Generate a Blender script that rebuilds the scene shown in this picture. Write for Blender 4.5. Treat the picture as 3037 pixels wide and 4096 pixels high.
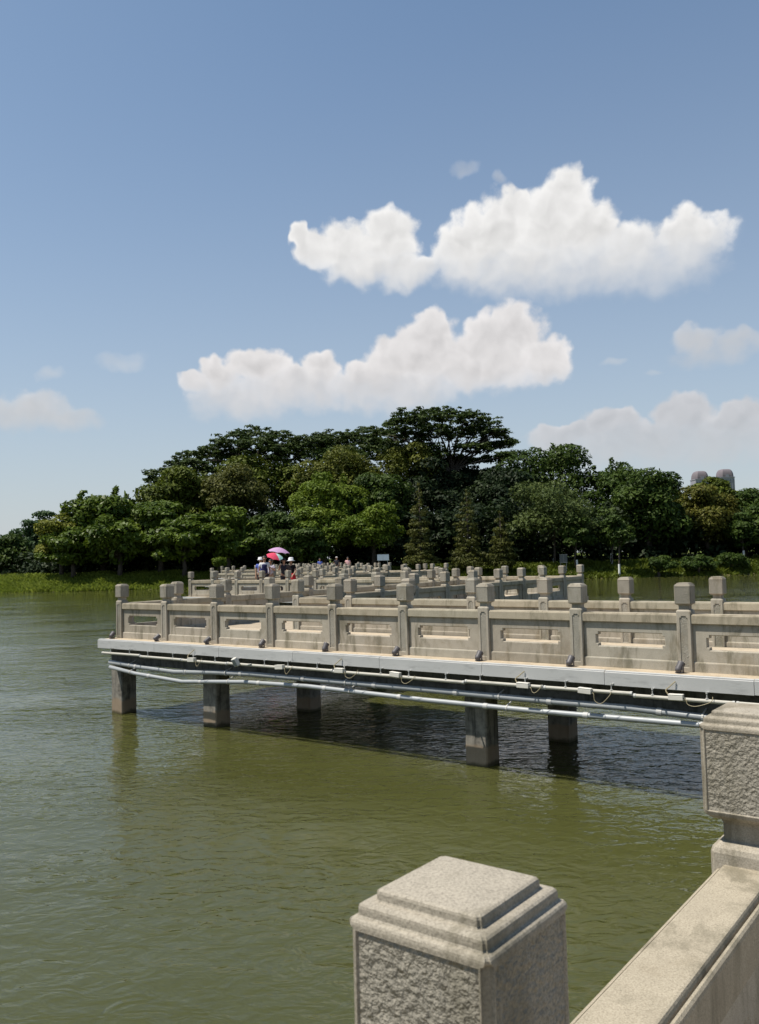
import bpy, bmesh, math, random
import numpy as np
from mathutils import Matrix, Vector

for o in list(bpy.data.objects):
    bpy.data.objects.remove(o)
scene = bpy.context.scene
COL = scene.collection
R = math.radians

# ------------------------------------------------------------------ camera
WATER_Z = 0.0
DECK_Z = 1.6
CAM_Z = 3.18
PITCH, ROLL = 0.0534, 0.0253
cam_d = bpy.data.cameras.new('camera')
cam_d.sensor_fit = 'VERTICAL'
cam_d.sensor_height = 36.0
cam_d.sensor_width = 36.0
cam_d.lens = 30.04
cam_d.clip_start = 0.05
cam_d.clip_end = 8000
cam_d.dof.use_dof = True
cam_d.dof.focus_distance = 16.0
cam_d.dof.aperture_fstop = 14.0
cam = bpy.data.objects.new('camera', cam_d)
COL.objects.link(cam)
fw = Vector((0, math.cos(PITCH), math.sin(PITCH)))
up0 = Vector((0, -math.sin(PITCH), math.cos(PITCH)))
rt0 = Vector((1, 0, 0))
rt = rt0 * math.cos(ROLL) - up0 * math.sin(ROLL)
upv = rt0 * math.sin(ROLL) + up0 * math.cos(ROLL)
mw = Matrix((rt, upv, -fw)).transposed().to_4x4()
mw.translation = (0, 0, CAM_Z)
cam.matrix_world = mw
scene.camera = cam

# bridge axes: U runs along the near run (to the right and towards us), V away to the right
TH = 0.648
UX, UY = math.cos(TH), -math.sin(TH)
VX, VY = math.sin(TH), math.cos(TH)
def uv(u, v, z=0.0):
    return Vector((u * UX + v * VX, u * UY + v * VY, z))

# ------------------------------------------------------------------ sun and sky
sun_h = uv(-0.36, -0.36)
sun_dir = Vector((sun_h.x, sun_h.y, 1.0)).normalized()
SUN_EL = math.asin(sun_dir.z)
SUN_AZ = math.atan2(sun_dir.x, sun_dir.y)      # clockwise from +Y
sd = bpy.data.lights.new('sun', 'SUN')
sd.energy = 5.0
sd.angle = R(0.53)
sd.color = (1.0, 0.93, 0.82)
sun = bpy.data.objects.new('sun', sd)
COL.objects.link(sun)
sun.rotation_euler = (-sun_dir).to_track_quat('-Z', 'Y').to_euler()
sun.location = (0, 0, 60)

world = bpy.data.worlds.new('World')
scene.world = world
world.use_nodes = True
nt = world.node_tree
nt.nodes.clear()
def wn(t, **k):
    n = nt.nodes.new(t)
    for a, b in k.items():
        setattr(n, a, b)
    return n
def m_(op, a, b=None, c=None, clamp=False):
    n = wn('ShaderNodeMath', operation=op, use_clamp=clamp)
    for i, x in enumerate((a, b, c)):
        if x is None:
            continue
        if isinstance(x, (int, float)):
            n.inputs[i].default_value = x
        else:
            nt.links.new(x, n.inputs[i])
    return n.outputs[0]
def vm_(op, a, b):
    n = wn('ShaderNodeVectorMath', operation=op)
    for i, x in enumerate((a, b)):
        if x is None:
            continue
        if isinstance(x, tuple):
            n.inputs[i].default_value = x
        else:
            nt.links.new(x, n.inputs[i])
    return n.outputs[1] if op in ('DOT_PRODUCT', 'LENGTH') else n.outputs[0]
def sstep(x, a, b):
    n = wn('ShaderNodeMapRange', interpolation_type='SMOOTHSTEP')
    nt.links.new(x, n.inputs[0])
    n.inputs[1].default_value = a
    n.inputs[2].default_value = b
    return n.outputs[0]
def mixc(f, a, b):
    n = wn('ShaderNodeMix', data_type='RGBA')
    if isinstance(f, (int, float)):
        n.inputs[0].default_value = f
    else:
        nt.links.new(f, n.inputs[0])
    for i, x in ((6, a), (7, b)):
        if isinstance(x, tuple):
            n.inputs[i].default_value = x
        else:
            nt.links.new(x, n.inputs[i])
    return n.outputs[2]
sky = wn('ShaderNodeTexSky', sky_type='NISHITA')
sky.sun_disc = False
sky.sun_elevation = SUN_EL
sky.sun_rotation = SUN_AZ
sky.air_density = 1.0
sky.dust_density = 0.7
sky.ozone_density = 2.2
tc = wn('ShaderNodeTexCoord')
sep = wn('ShaderNodeSeparateXYZ')
nt.links.new(tc.outputs['Generated'], sep.inputs[0])
DX, DY, DZ = sep.outputs
AZ = m_('MULTIPLY', m_('ARCTAN2', DX, DY), 57.2958)
EL = m_('MULTIPLY', m_('ARCSINE', DZ), 57.2958)
SKY_K = 1.15
cv = wn('ShaderNodeCombineXYZ'); nt.links.new(AZ, cv.inputs[0]); nt.links.new(EL, cv.inputs[1])
def wnoise(scale, detail, off=(0.0, 0.0, 0.0), rough=0.6):
    n = wn('ShaderNodeTexNoise', noise_dimensions='2D'); n.inputs['Scale'].default_value = scale; n.inputs['Detail'].default_value = detail
    n.inputs['Roughness'].default_value = rough
    nt.links.new(vm_('ADD', cv.outputs[0], off), n.inputs['Vector'])
    return n.outputs['Fac']
wnz = wn('ShaderNodeTexNoise', noise_dimensions='2D'); wnz.inputs['Scale'].default_value = 0.42; wnz.inputs['Detail'].default_value = 2.5; wnz.inputs['Roughness'].default_value = 0.6
nt.links.new(cv.outputs[0], wnz.inputs['Vector'])
wsep = wn('ShaderNodeSeparateXYZ'); nt.links.new(wnz.outputs['Color'], wsep.inputs[0])
wa = m_('MULTIPLY', m_('SUBTRACT', wsep.outputs[0], 0.5), 1.7); wb = m_('MULTIPLY', m_('SUBTRACT', wsep.outputs[1], 0.5), 1.7)
ELw = m_('ADD', EL, wb)
pw = wn('ShaderNodeCombineXYZ'); nt.links.new(m_('ADD', AZ, wa), pw.inputs[0]); nt.links.new(ELw, pw.inputs[1]); PW = pw.outputs[0]
def vor(scale, off):
    n = wn('ShaderNodeTexVoronoi', voronoi_dimensions='2D', feature='F1'); n.inputs['Scale'].default_value = scale
    nt.links.new(vm_('ADD', PW, off), n.inputs['Vector'])
    return n.outputs['Distance']
def billow(off):
    return m_('SUBTRACT', 0.58, m_('ADD', m_('MULTIPLY', vor(0.42, off), 0.85), m_('MULTIPLY', vor(1.05, off), 0.42)))
B0 = billow((0.0, 0.0, 0.0))
fine = m_('ADD', m_('MULTIPLY', B0, 0.50), m_('MULTIPLY', m_('SUBTRACT', wnoise(0.9, 5, (5.3, 8.1, 0.0), 0.6), 0.5), 0.62))
lit = m_('SUBTRACT', B0, billow((-0.35, 0.55, 0.0)))
CLOUDS = [
    ([(-4.88, 20.82, 0.84, 1.26), (-3.81, 20.13, 1.79, 1.35), (-1.61, 20.25, 2.39, 1.85), (1.07, 20.7, 2.09, 2.09), (2.11, 18.74, 2.69, 1.2), (-0.4, 18.96, 3.29, 1.2), (6.19, 19.69, 2.54, 2.15), (8.38, 20.39, 3.14, 2.69), (9.68, 22.22, 1.49, 1.35), (13.27, 22.55, 1.85, 1.85), (12.21, 20.9, 2.84, 2.54), (14.72, 20.24, 1.94, 2.09), (16.97, 18.34, 3.59, 2.24), (20.66, 18.82, 2.75, 2.15), (18.91, 17.28, 3.89, 1.49), (10.44, 18.27, 5.98, 1.94), (14.01, 17.4, 4.78, 1.35)], 16.58, 1.79, 0.96, (10.0, 9.85, 9.65)),
    ([(-12.07, 11.64, 1.35, 0.75), (-10.42, 12.26, 1.49, 1.26), (-7.83, 12.87, 2.09, 1.35), (-3.67, 12.56, 1.35, 1.43), (-5.56, 11.23, 3.89, 1.49), (-9.24, 10.48, 3.59, 1.49), (-0.58, 12.06, 1.64, 1.2), (3.53, 14.33, 2.24, 2.09), (1.94, 13.04, 2.84, 1.79), (8.77, 14.21, 3.29, 2.24), (11.44, 12.72, 1.79, 1.79), (6.58, 12.71, 5.68, 2.09), (0.95, 11.12, 5.08, 1.64)], 8.90, 2.24, 0.92, (9.2, 8.85, 8.7)),
    ([(20.94, 12.88, 1.49, 1.26), (23.06, 12.37, 1.79, 1.05), (21.7, 11.88, 2.69, 0.75)], 11.52, 0.90, 0.75, (7.8, 7.7, 7.7)),
    ([(-21.74, 9.62, 2.39, 1.43), (-19.98, 9.2, 1.79, 1.05), (-23.46, 9.27, 1.79, 1.2)], 8.21, 1.20, 0.75, (7.9, 7.7, 7.6)),
    ([(15.4, 8.32, 2.09, 1.14), (19.92, 8.43, 1.79, 1.55), (23.38, 7.72, 2.69, 1.35), (12.45, 7.61, 2.99, 0.9), (17.34, 6.73, 6.58, 1.64), (21.74, 6.57, 4.78, 1.64)], 4.62, 2.69, 0.7, (7.5, 7.2, 7.2)),
    ([(6.53, 24.73, 1.02, 0.54), (8.66, 23.78, 0.6, 0.54), (-16.59, 12.97, 1.79, 0.66), (-21.19, 11.99, 0.84, 0.54), (15.55, 11.97, 0.9, 0.42), (18.24, 11.45, 0.6, 0.3)], 10.80, 0.90, 0.38, (8.6, 8.6, 8.6)),
]
haze = m_('POWER', 2.718, m_('MULTIPLY', m_('MAXIMUM', EL, 0.0), -1 / 18.0))
# air milkier towards the sun, clearer away from it
sdot = vm_('DOT_PRODUCT', tc.outputs['Generated'], tuple(sun_dir))
glow = sstep(sdot, 0.35, 1.0)
SKYC = vm_('MULTIPLY', sky.outputs[0], (SKY_K * 0.74, SKY_K * 1.0, SKY_K * 1.10))
SKYC = mixc(m_('MULTIPLY', haze, 0.98), SKYC, (5.8, 6.05, 6.3, 1))
SKYC = mixc(m_('MULTIPLY', glow, 0.26), SKYC, (4.6, 5.2, 5.5, 1))
col = SKYC
for bl, be, sf, op, tint in CLOUDS:
    f = None
    for (a, e, rx, ry) in bl:
        n = wn('ShaderNodeVectorMath', operation='MULTIPLY_ADD')
        nt.links.new(PW, n.inputs[0])
        n.inputs[1].default_value = (1 / rx, 1 / ry, 0); n.inputs[2].default_value = (-a / rx, -e / ry, 0)
        q = vm_('DOT_PRODUCT', n.outputs[0], n.outputs[0])
        f = q if f is None else m_('SMOOTH_MIN', f, q, 0.35)
    f = m_('ADD', m_('SUBTRACT', 1.06, f), fine)
    hi = sstep(ELw, be + 0.6, be + 4.0)
    ds = m_('ADD', m_('MULTIPLY', sstep(f, -0.08, 0.50), hi), m_('MULTIPLY', sstep(f, -0.30, 1.25), m_('SUBTRACT', 1.0, hi)))
    if op < 0.4:
        ds = sstep(f, -0.1, 1.5)
    d = m_('MULTIPLY', ds, sstep(ELw, be - sf * 1.2, be + sf * 1.7))
    d = m_('MULTIPLY', d, op)
    top = m_('MULTIPLY', sstep(f, 1.15, 0.25), sstep(ELw, be, be + 3.2))
    br = m_('ADD', m_('ADD', 0.80, m_('MULTIPLY', top, 0.13)), m_('MULTIPLY', lit, m_('ADD', 0.06, m_('MULTIPLY', hi, 0.15))))
    br = m_('MINIMUM', m_('MAXIMUM', br, 0.70), 1.04)
    cc = vm_('SCALE', tint, None)
    nt.links.new(br, cc.node.inputs['Scale'])
    col = mixc(d, col, cc)
# the rest of the sky, outside this view, has the same kind of broken cloud
n3 = wn('ShaderNodeTexNoise'); n3.inputs['Scale'].default_value = 3.2; n3.inputs['Detail'].default_value = 2.5
nt.links.new(vm_('MULTIPLY', tc.outputs['Generated'], (1.0, 1.0, 2.4)), n3.inputs['Vector'])
away = sstep(m_('ABSOLUTE', AZ), 30.0, 40.0)
band = m_('MULTIPLY', sstep(EL, 3.0, 8.0), sstep(EL, 42.0, 26.0))
dg = m_('MULTIPLY', m_('MULTIPLY', sstep(n3.outputs['Fac'], 0.58, 0.72), 0.85), m_('MULTIPLY', away, band))
col = mixc(dg, col, (7.6, 7.5, 7.4, 1))
bg = wn('ShaderNodeBackground'); bg.inputs['Strength'].default_value = 0.075
nt.links.new(col, bg.inputs[0])
wo = wn('ShaderNodeOutputWorld'); nt.links.new(bg.outputs[0], wo.inputs[0])

# ------------------------------------------------------------------ exposure
vs = scene.view_settings
vs.view_transform = 'Standard'
vs.look = 'None'
vs.gamma = 1.0
vs.use_curve_mapping = False
vs.exposure = 0.40
scene.render.engine = 'CYCLES'
scene.cycles.use_denoising = True
scene.cycles.max_bounces = 5
scene.cycles.diffuse_bounces = 3
scene.cycles.glossy_bounces = 3
world.cycles.sampling_method = 'NONE'
scene.cycles.transparent_max_bounces = 8
scene.cycles.caustics_reflective = False
scene.cycles.caustics_refractive = False

# ------------------------------------------------------------------ materials
def mat(name, color, rough=0.7, spec=0.4, metallic=0.0):
    m = bpy.data.materials.new(name)
    m.use_nodes = True
    b = m.node_tree.nodes['Principled BSDF']
    b.inputs['Base Color'].default_value = (*color, 1)
    b.inputs['Roughness'].default_value = rough
    b.inputs['Specular IOR Level'].default_value = spec
    b.inputs['Metallic'].default_value = metallic
    return m
class NG:
    def __init__(s, m):
        s.t = m.node_tree; s.n = s.t.nodes; s.l = s.t.links
        s.b = s.n['Principled BSDF']
    def new(s, t, **k):
        n = s.n.new(t)
        for a, b in k.items():
            setattr(n, a, b)
        return n
    def noise(s, vec, scale, detail=4, rough=0.55, dist=0.0):
        n = s.new('ShaderNodeTexNoise')
        n.inputs['Scale'].default_value = scale
        n.inputs['Detail'].default_value = detail
        n.inputs['Roughness'].default_value = rough
        n.inputs['Distortion'].default_value = dist
        if vec is not None:
            s.l.new(vec, n.inputs['Vector'])
        return n.outputs['Fac']
    def ramp(s, fac, stops):
        n = s.new('ShaderNodeValToRGB')
        e = n.color_ramp.elements
        while len(e) > 1:
            e.remove(e[-1])
        e[0].position = stops[0][0]; e[0].color = (*stops[0][1], 1)
        for p, c in stops[1:]:
            k = e.new(p); k.color = (*c, 1)
        s.l.new(fac, n.inputs[0])
        return n.outputs[0]
    def mix(s, f, a, b, mode='MIX'):
        n = s.new('ShaderNodeMix', data_type='RGBA', blend_type=mode)
        for i, x in ((0, f), (6, a), (7, b)):
            if isinstance(x, (int, float)):
                n.inputs[i].default_value = x
            elif isinstance(x, tuple):
                n.inputs[i].default_value = (*x, 1)
            else:
                s.l.new(x, n.inputs[i])
        return n.outputs[2]
    def math(s, op, a, b=0.0, clamp=False):
        n = s.new('ShaderNodeMath', operation=op, use_clamp=clamp)
        for i, x in enumerate((a, b)):
            if isinstance(x, (int, float)):
                n.inputs[i].default_value = x
            else:
                s.l.new(x, n.inputs[i])
        return n.outputs[0]
    def rng(s, f, a, b, c=0.0, d=1.0, smooth=True):
        n = s.new('ShaderNodeMapRange')
        if smooth:
            n.interpolation_type = 'SMOOTHSTEP'
        s.l.new(f, n.inputs[0])
        for i, x in ((1, a), (2, b), (3, c), (4, d)):
            n.inputs[i].default_value = x
        return n.outputs[0]
    def bump(s, h, strength, dist, prev=None):
        n = s.new('ShaderNodeBump')
        n.inputs['Strength'].default_value = strength
        n.inputs['Distance'].default_value = dist
        s.l.new(h, n.inputs['Height'])
        if prev is not None:
            s.l.new(prev, n.inputs['Normal'])
        return n.outputs[0]
    def pos(s):
        return s.new('ShaderNodeNewGeometry').outputs['Position']
    def mapping(s, vec, scale):
        n = s.new('ShaderNodeMapping')
        n.inputs['Scale'].default_value = scale
        s.l.new(vec, n.inputs['Vector'])
        return n.outputs[0]

def granite(name, light, dark, rough_tex, stain=0.5):
    m = mat(name, light, 0.85, 0.25)
    g = NG(m)
    p = g.pos()
    grain = g.noise(p, 260, 2, 0.6)
    col = g.ramp(grain, [(0.28, tuple(c * 0.72 for c in dark)), (0.42, dark), (0.58, light), (0.74, tuple(min(1, c * 1.10) for c in light))])
    blotch = g.noise(p, 5.5, 5, 0.65)
    col = g.mix(g.rng(blotch, 0.42, 0.70, 0, 0.45), col, tuple(c * 0.80 for c in dark))
    # weather streaks run down, a little green and brown
    st = g.noise(g.mapping(p, (5, 5, 1.2)), 1.0, 5, 0.7, 0.4)
    col = g.mix(g.rng(st, 0.48, 0.68, 0, stain * 1.2), col, (0.115, 0.105, 0.07))
    st2 = g.noise(g.mapping(p, (2.2, 2.2, 1.6)), 1.0, 6, 0.7)
    col = g.mix(g.rng(st2, 0.50, 0.72, 0, stain * 1.2), col, (0.20, 0.165, 0.11))
    oi = g.new('ShaderNodeObjectInfo')
    tone = g.ramp(oi.outputs['Random'], [(0.0, (0.80, 0.79, 0.76)), (0.35, (0.98, 0.96, 0.94)), (0.7, (1.04, 1.03, 1.0)), (1.0, (0.90, 0.93, 0.93))])
    col = g.mix(1.0, col, tone, 'MULTIPLY')
    g.l.new(col, g.b.inputs['Base Color'])
    if rough_tex:
        h1 = g.noise(p, 80, 3, 0.55, 0.15)
        n = g.bump(h1, 1.0, 0.012)
    else:
        h1 = g.noise(p, 190, 3, 0.6)
        n = g.bump(h1, 0.6, 0.002)
    g.l.new(n, g.b.inputs['Normal'])
    return m
GL = (0.395, 0.362, 0.305)
GD = (0.318, 0.290, 0.243)
M = {}
M['granite'] = granite('granite_dressed', GL, GD, False, 0.58)
M['granite_rough'] = granite('granite_bush_hammered', (0.3440, 0.3225, 0.2795), (0.2494, 0.2365, 0.2021), True, 0.4)
M['granite_rail'] = granite('granite_handrail', (0.400, 0.358, 0.280), (0.328, 0.290, 0.222), False, 0.5)
M['ledge'] = granite('granite_warm_ledge', (0.4816, 0.3999, 0.3010), (0.4042, 0.3311, 0.2451), False, 0.3)
M['paving'] = granite('granite_paving', (0.4644, 0.3956, 0.3096), (0.3956, 0.3354, 0.2580), False, 0.25)

def concrete(name, base):
    m = mat(name, base, 0.9, 0.2)
    g = NG(m); p = g.pos()
    col = g.ramp(g.noise(p, 7, 6, 0.7), [(0.3, tuple(c * 0.45 for c in base)), (0.5, base), (0.7, tuple(c * 1.35 for c in base))])
    st = g.noise(g.mapping(p, (7, 7, 0.8)), 1.0, 5, 0.7)
    col = g.mix(g.rng(st, 0.5, 0.68, 0, 0.75), col, (0.035, 0.035, 0.03))
    g.l.new(col, g.b.inputs['Base Color'])
    g.l.new(g.bump(g.noise(p, 60, 4), 0.5, 0.004), g.b.inputs['Normal'])
    return m
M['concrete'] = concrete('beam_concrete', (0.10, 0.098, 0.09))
def pier_mat():
    m = concrete('pier_concrete', (0.20, 0.185, 0.16))
    g = NG(m)
    old = g.b.inputs['Base Color'].links[0].from_socket
    sx = g.new('ShaderNodeSeparateXYZ'); g.l.new(g.pos(), sx.inputs[0])
    zz = g.math('ADD', sx.outputs[2], g.math('MULTIPLY', g.noise(g.pos(), 4, 3), 0.16))
    band = g.rng(zz, 0.34, 0.42, 1, 0)
    col = g.mix(g.math('MULTIPLY', band, 0.8), old, (0.27, 0.205, 0.14))
    col = g.mix(g.math('MULTIPLY', g.rng(zz, 0.10, 0.17, 1, 0), 0.85), col, (0.045, 0.042, 0.018))
    g.l.new(col, g.b.inputs['Base Color'])
    return m
M['pier'] = pier_mat()

def painted(name, base, rough=0.45, dirt=0.4, metallic=0.0):
    m = mat(name, base, rough, 0.4, metallic)
    g = NG(m); p = g.pos()
    n = g.noise(g.mapping(p, (1.5, 1.5, 6)), 2.0, 6, 0.65)
    col = g.mix(g.rng(n, 0.5, 0.75, 0, dirt), base, tuple(c * 0.55 for c in base))
    g.l.new(col, g.b.inputs['Base Color'])
    return m
M['fascia'] = painted('fascia_white_metal', (0.42, 0.425, 0.42), 0.5, 0.6)
M['pipe'] = painted('pipe_galvanised', (0.30, 0.32, 0.335), 0.5, 0.6, 0.15)
M['tube'] = painted('light_tube_cream', (0.4300, 0.4128, 0.3612), 0.4, 0.6)
M['box'] = painted('plastic_offwhite', (0.5848, 0.5676, 0.5160), 0.5, 0.3)
M['bracket'] = mat('bracket_zinc', (0.42, 0.42, 0.40), 0.5)
M['wire'] = mat('wire_tan', (0.27, 0.23, 0.14), 0.6)
M['lampdark'] = painted('lamp_dark_grey', (0.085, 0.08, 0.085), 0.5, 0.3)
M['lens'] = mat('lamp_lens', (0.25, 0.27, 0.28), 0.12, 0.5)

def water_mat():
    m = mat('lake_water', (0.062, 0.065, 0.011), 0.05, 0.5)
    g = NG(m); p = g.pos()
    g.b.inputs['IOR'].default_value = 1.333
    # murky water: light spreads sideways below the surface
    g.b.subsurface_method = 'BURLEY'
    g.b.inputs['Subsurface Weight'].default_value = 1.0
    g.b.inputs['Subsurface Radius'].default_value = (1.0, 1.0, 0.6)
    g.b.inputs['Subsurface Scale'].default_value = 0.22
    big = g.noise(p, 0.09, 3, 0.5)
    col = g.mix(g.rng(big, 0.35, 0.65), (0.050, 0.053, 0.0160), (0.060, 0.064, 0.021))
    g.l.new(col, g.b.inputs['Base Color'])
    # wind ripples: crests run roughly across the wind, several wavelengths
    rot = g.new('ShaderNodeMapping'); rot.inputs['Rotation'].default_value = (0, 0, R(18))
    rot.inputs['Scale'].default_value = (0.80, 1.2, 1)
    g.l.new(p, rot.inputs['Vector'])
    rv = rot.outputs[0]
    n1 = g.noise(rv, 1.15, 2, 0.5, 0.5)
    n2 = g.noise(rv, 4.0, 2, 0.5, 0.9)
    n3 = g.noise(rv, 9.0, 2, 0.5, 0.4)
    patch = g.rng(g.noise(g.mapping(p, (0.10, 0.22, 1)), 1.0, 3, 0.55), 0.32, 0.68, 0.45, 1.35)
    h = g.math('ADD', g.math('MULTIPLY', n1, 0.034), g.math('ADD', g.math('MULTIPLY', n2, 0.024), g.math('MULTIPLY', n3, 0.0075)))
    h = g.math('MULTIPLY', h, patch)
    g.l.new(g.bump(h, 1.0, 1.0), g.b.inputs['Normal'])
    return m
M['water'] = water_mat()

def leaf_mat(name, dark, mid, light, gloss=0.45, trans=0.25):
    m = mat(name, mid, gloss + 0.15, 0.18)
    g = NG(m)
    at = g.new('ShaderNodeAttribute'); at.attribute_name = 'tint'
    col = g.ramp(at.outputs['Fac'], [(0.0, dark), (0.5, mid), (1.0, light)])
    g.l.new(col, g.b.inputs['Base Color'])
    tr = g.new('ShaderNodeBsdfTranslucent')
    g.l.new(col, tr.inputs['Color'])
    mx = g.new('ShaderNodeMixShader'); mx.inputs[0].default_value = trans
    g.l.new(g.b.outputs[0], mx.inputs[1]); g.l.new(tr.outputs[0], mx.inputs[2])
    g.l.new(mx.outputs[0], g.n['Material Output'].inputs[0])
    return m
PAL = {
    'bluegreen': leaf_mat('leaf_bluegreen', (0.0211, 0.0479, 0.0175), (0.0377, 0.0742, 0.0248), (0.0588, 0.1017, 0.0328)),
    'yellow': leaf_mat('leaf_yellow', (0.0706, 0.0898, 0.0088), (0.1353, 0.1496, 0.0146), (0.2118, 0.2035, 0.0220)),
    'glossy': leaf_mat('leaf_glossy', (0.0329, 0.0574, 0.0059), (0.0659, 0.1054, 0.0088), (0.1235, 0.1676, 0.0190), 0.32),
    'mid': leaf_mat('leaf_mid', (0.0423, 0.0623, 0.0073), (0.0777, 0.1029, 0.0102), (0.1176, 0.1460, 0.0146)),
    'brown': leaf_mat('leaf_brownish', (0.0507, 0.0592, 0.0116), (0.0832, 0.0899, 0.0174), (0.1167, 0.1184, 0.0248)),
    'rain': leaf_mat('leaf_raintree', (0.0208, 0.0393, 0.0088), (0.0371, 0.0612, 0.0115), (0.0603, 0.0874, 0.0176)),
    'olive': leaf_mat('leaf_olive', (0.0518, 0.0646, 0.0080), (0.0870, 0.1005, 0.0117), (0.1235, 0.1341, 0.0175)),
    'yellowgreen': leaf_mat('leaf_yellowgreen', (0.0507, 0.0855, 0.0058), (0.0934, 0.1403, 0.0099), (0.1370, 0.1809, 0.0166)),
    'deep': leaf_mat('leaf_deep', (0.0211, 0.0431, 0.0067), (0.0400, 0.0694, 0.0095), (0.0682, 0.1029, 0.0146)),
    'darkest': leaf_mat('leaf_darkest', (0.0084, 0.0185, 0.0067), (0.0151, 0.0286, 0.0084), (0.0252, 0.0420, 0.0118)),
    'cypress': leaf_mat('leaf_cypress', (0.0427, 0.0488, 0.0104), (0.0699, 0.0774, 0.0153), (0.1005, 0.1059, 0.0222)),
    'olivegrey': leaf_mat('leaf_olivegrey', (0.0400, 0.0623, 0.0160), (0.0682, 0.0958, 0.0233), (0.1059, 0.1316, 0.0328)),
    'autumn': leaf_mat('leaf_autumn', (0.0558, 0.0679, 0.0091), (0.0893, 0.0943, 0.0132), (0.1370, 0.1184, 0.0199)),
    'bank': leaf_mat('leaf_bank_grass', (0.0939, 0.1315, 0.0166), (0.1517, 0.1973, 0.0257), (0.2023, 0.2412, 0.0416), 0.6, 0.4),
}
M['bark'] = concrete('bark', (0.075, 0.062, 0.05))
M['lime'] = painted('limewash', (0.70, 0.70, 0.68), 0.8, 0.4)

def ground_mat():
    m = mat('bank_soil', (0.07, 0.08, 0.03), 0.95, 0.1)
    g = NG(m); p = g.pos()
    col = g.ramp(g.noise(p, 0.6, 6, 0.7), [(0.3, (0.06, 0.085, 0.018)), (0.5, (0.10, 0.14, 0.026)), (0.66, (0.14, 0.125, 0.06))])
    sz = g.new('ShaderNodeSeparateXYZ'); g.l.new(p, sz.inputs[0])
    zz = g.math('ADD', sz.outputs[2], g.math('MULTIPLY', g.noise(p, 0.8, 4), -0.5))
    col = g.mix(g.rng(zz, -0.12, 0.06, 1, 0), col, (0.12, 0.095, 0.06))
    g.l.new(col, g.b.inputs['Base Color'])
    g.l.new(g.bump(g.noise(p, 3, 5), 0.8, 0.2), g.b.inputs['Normal'])
    return m
M['soil'] = ground_mat()

# ------------------------------------------------------------------ mesh helpers
class MB:
    """collects polygons; build() links them as one mesh object"""
    def __init__(s):
        s.v = []; s.f = []; s.mi = []; s.cur = 0
    def add(s, vs, fs, mi=None):
        o = len(s.v)
        s.v.extend([tuple(x) for x in vs])
        for f in fs:
            s.f.append(tuple(i + o for i in f)); s.mi.append(s.cur if mi is None else mi)
    def box(s, x0, x1, y0, y1, z0, z1, mi=None, bev=0.0):
        if bev <= 0:
            vs = [(x0, y0, z0), (x1, y0, z0), (x1, y1, z0), (x0, y1, z0), (x0, y0, z1), (x1, y0, z1), (x1, y1, z1), (x0, y1, z1)]
            s.add(vs, [(0, 3, 2, 1), (4, 5, 6, 7), (0, 1, 5, 4), (1, 2, 6, 5), (2, 3, 7, 6), (3, 0, 4, 7)], mi)
            return
        rings = []
        for z, e in ((z0, bev), (z0 + bev, 0), (z1 - bev, 0), (z1, bev)):
            rings.append([(x0 + e, y0 + bev if not e else y0 + e, z), (x1 - e, y0 + e, z), (x1 - e, y1 - e, z), (x0 + e, y1 - e, z)])
        rings = [[(x0 + e, y0 + e, z), (x1 - e, y0 + e, z), (x1 - e, y1 - e, z), (x0 + e, y1 - e, z)] for z, e in ((z0, bev), (z0 + bev, 0), (z1 - bev, 0), (z1, bev))]
        s.loft(rings, True, True, mi)
    def loft(s, rings, cap0=True, cap1=True, mi=None):
        n = len(rings[0]); vs = [p for r in rings for p in r]; fs = []
        for i in range(len(rings) - 1):
            for j in range(n):
                k = (j + 1) % n
                fs.append((i * n + j, i * n + k, (i + 1) * n + k, (i + 1) * n + j))
        if cap0:
            fs.append(tuple(reversed(range(n))))
        if cap1:
            fs.append(tuple(range((len(rings) - 1) * n, len(rings) * n)))
        s.add(vs, fs, mi)
    def tube(s, pts, rad, n=8, mi=None, cap=True):
        pts = [Vector(p) for p in pts]
        rads = rad if isinstance(rad, (list, tuple)) else [rad] * len(pts)
        rings = []
        ref = Vector((0, 0, 1))
        for i, p in enumerate(pts):
            a = pts[max(0, i - 1)]; b = pts[min(len(pts) - 1, i + 1)]
            d = (b - a).normalized()
            r_ = ref if abs(d.dot(ref)) < 0.95 else Vector((1, 0, 0))
            x = d.cross(r_).normalized(); y = d.cross(x).normalized()
            rings.append([p + (x * math.cos(t) + y * math.sin(t)) * rads[i] for t in [2 * math.pi * k / n for k in range(n)]])
        s.loft(rings, cap, cap, mi)
    def mesh(s, name, mats, smooth=False):
        me = bpy.data.meshes.new(name)
        me.from_pydata(s.v, [], s.f)
        for m in (mats if isinstance(mats, (list, tuple)) else [mats]):
            me.materials.append(m)
        me.polygons.foreach_set('material_index', s.mi)
        bm = bmesh.new(); bm.from_mesh(me)
        bmesh.ops.recalc_face_normals(bm, faces=bm.faces)
        bm.to_mesh(me); bm.free()
        if smooth:
            me.polygons.foreach_set('use_smooth', [True] * len(me.polygons))
        me.update()
        return me
    def build(s, name, mats, parent=None, smooth=False):
        return obj(name, s.mesh(name, mats, smooth), parent)
def obj(name, me, parent=None, loc=None, rotz=0.0, scale=None):
    o = bpy.data.objects.new(name, me)
    COL.objects.link(o)
    if parent is not None:
        o.parent = parent
    if loc is not None:
        o.location = loc
    if rotz:
        o.rotation_euler = (0, 0, rotz)
    if scale is not None:
        o.scale = scale
    return o
def empty(name, loc=(0, 0, 0), rotz=0.0):
    o = bpy.data.objects.new(name, None)
    o.empty_display_size = 0.3
    COL.objects.link(o)
    o.location = loc
    o.rotation_euler = (0, 0, rotz)
    return o
def tag(o, label, cat=None, group=None, kind=None):
    if label: o['label'] = label
    if cat: o['category'] = cat
    if group: o['group'] = group
    if kind: o['kind'] = kind
    return o

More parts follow.
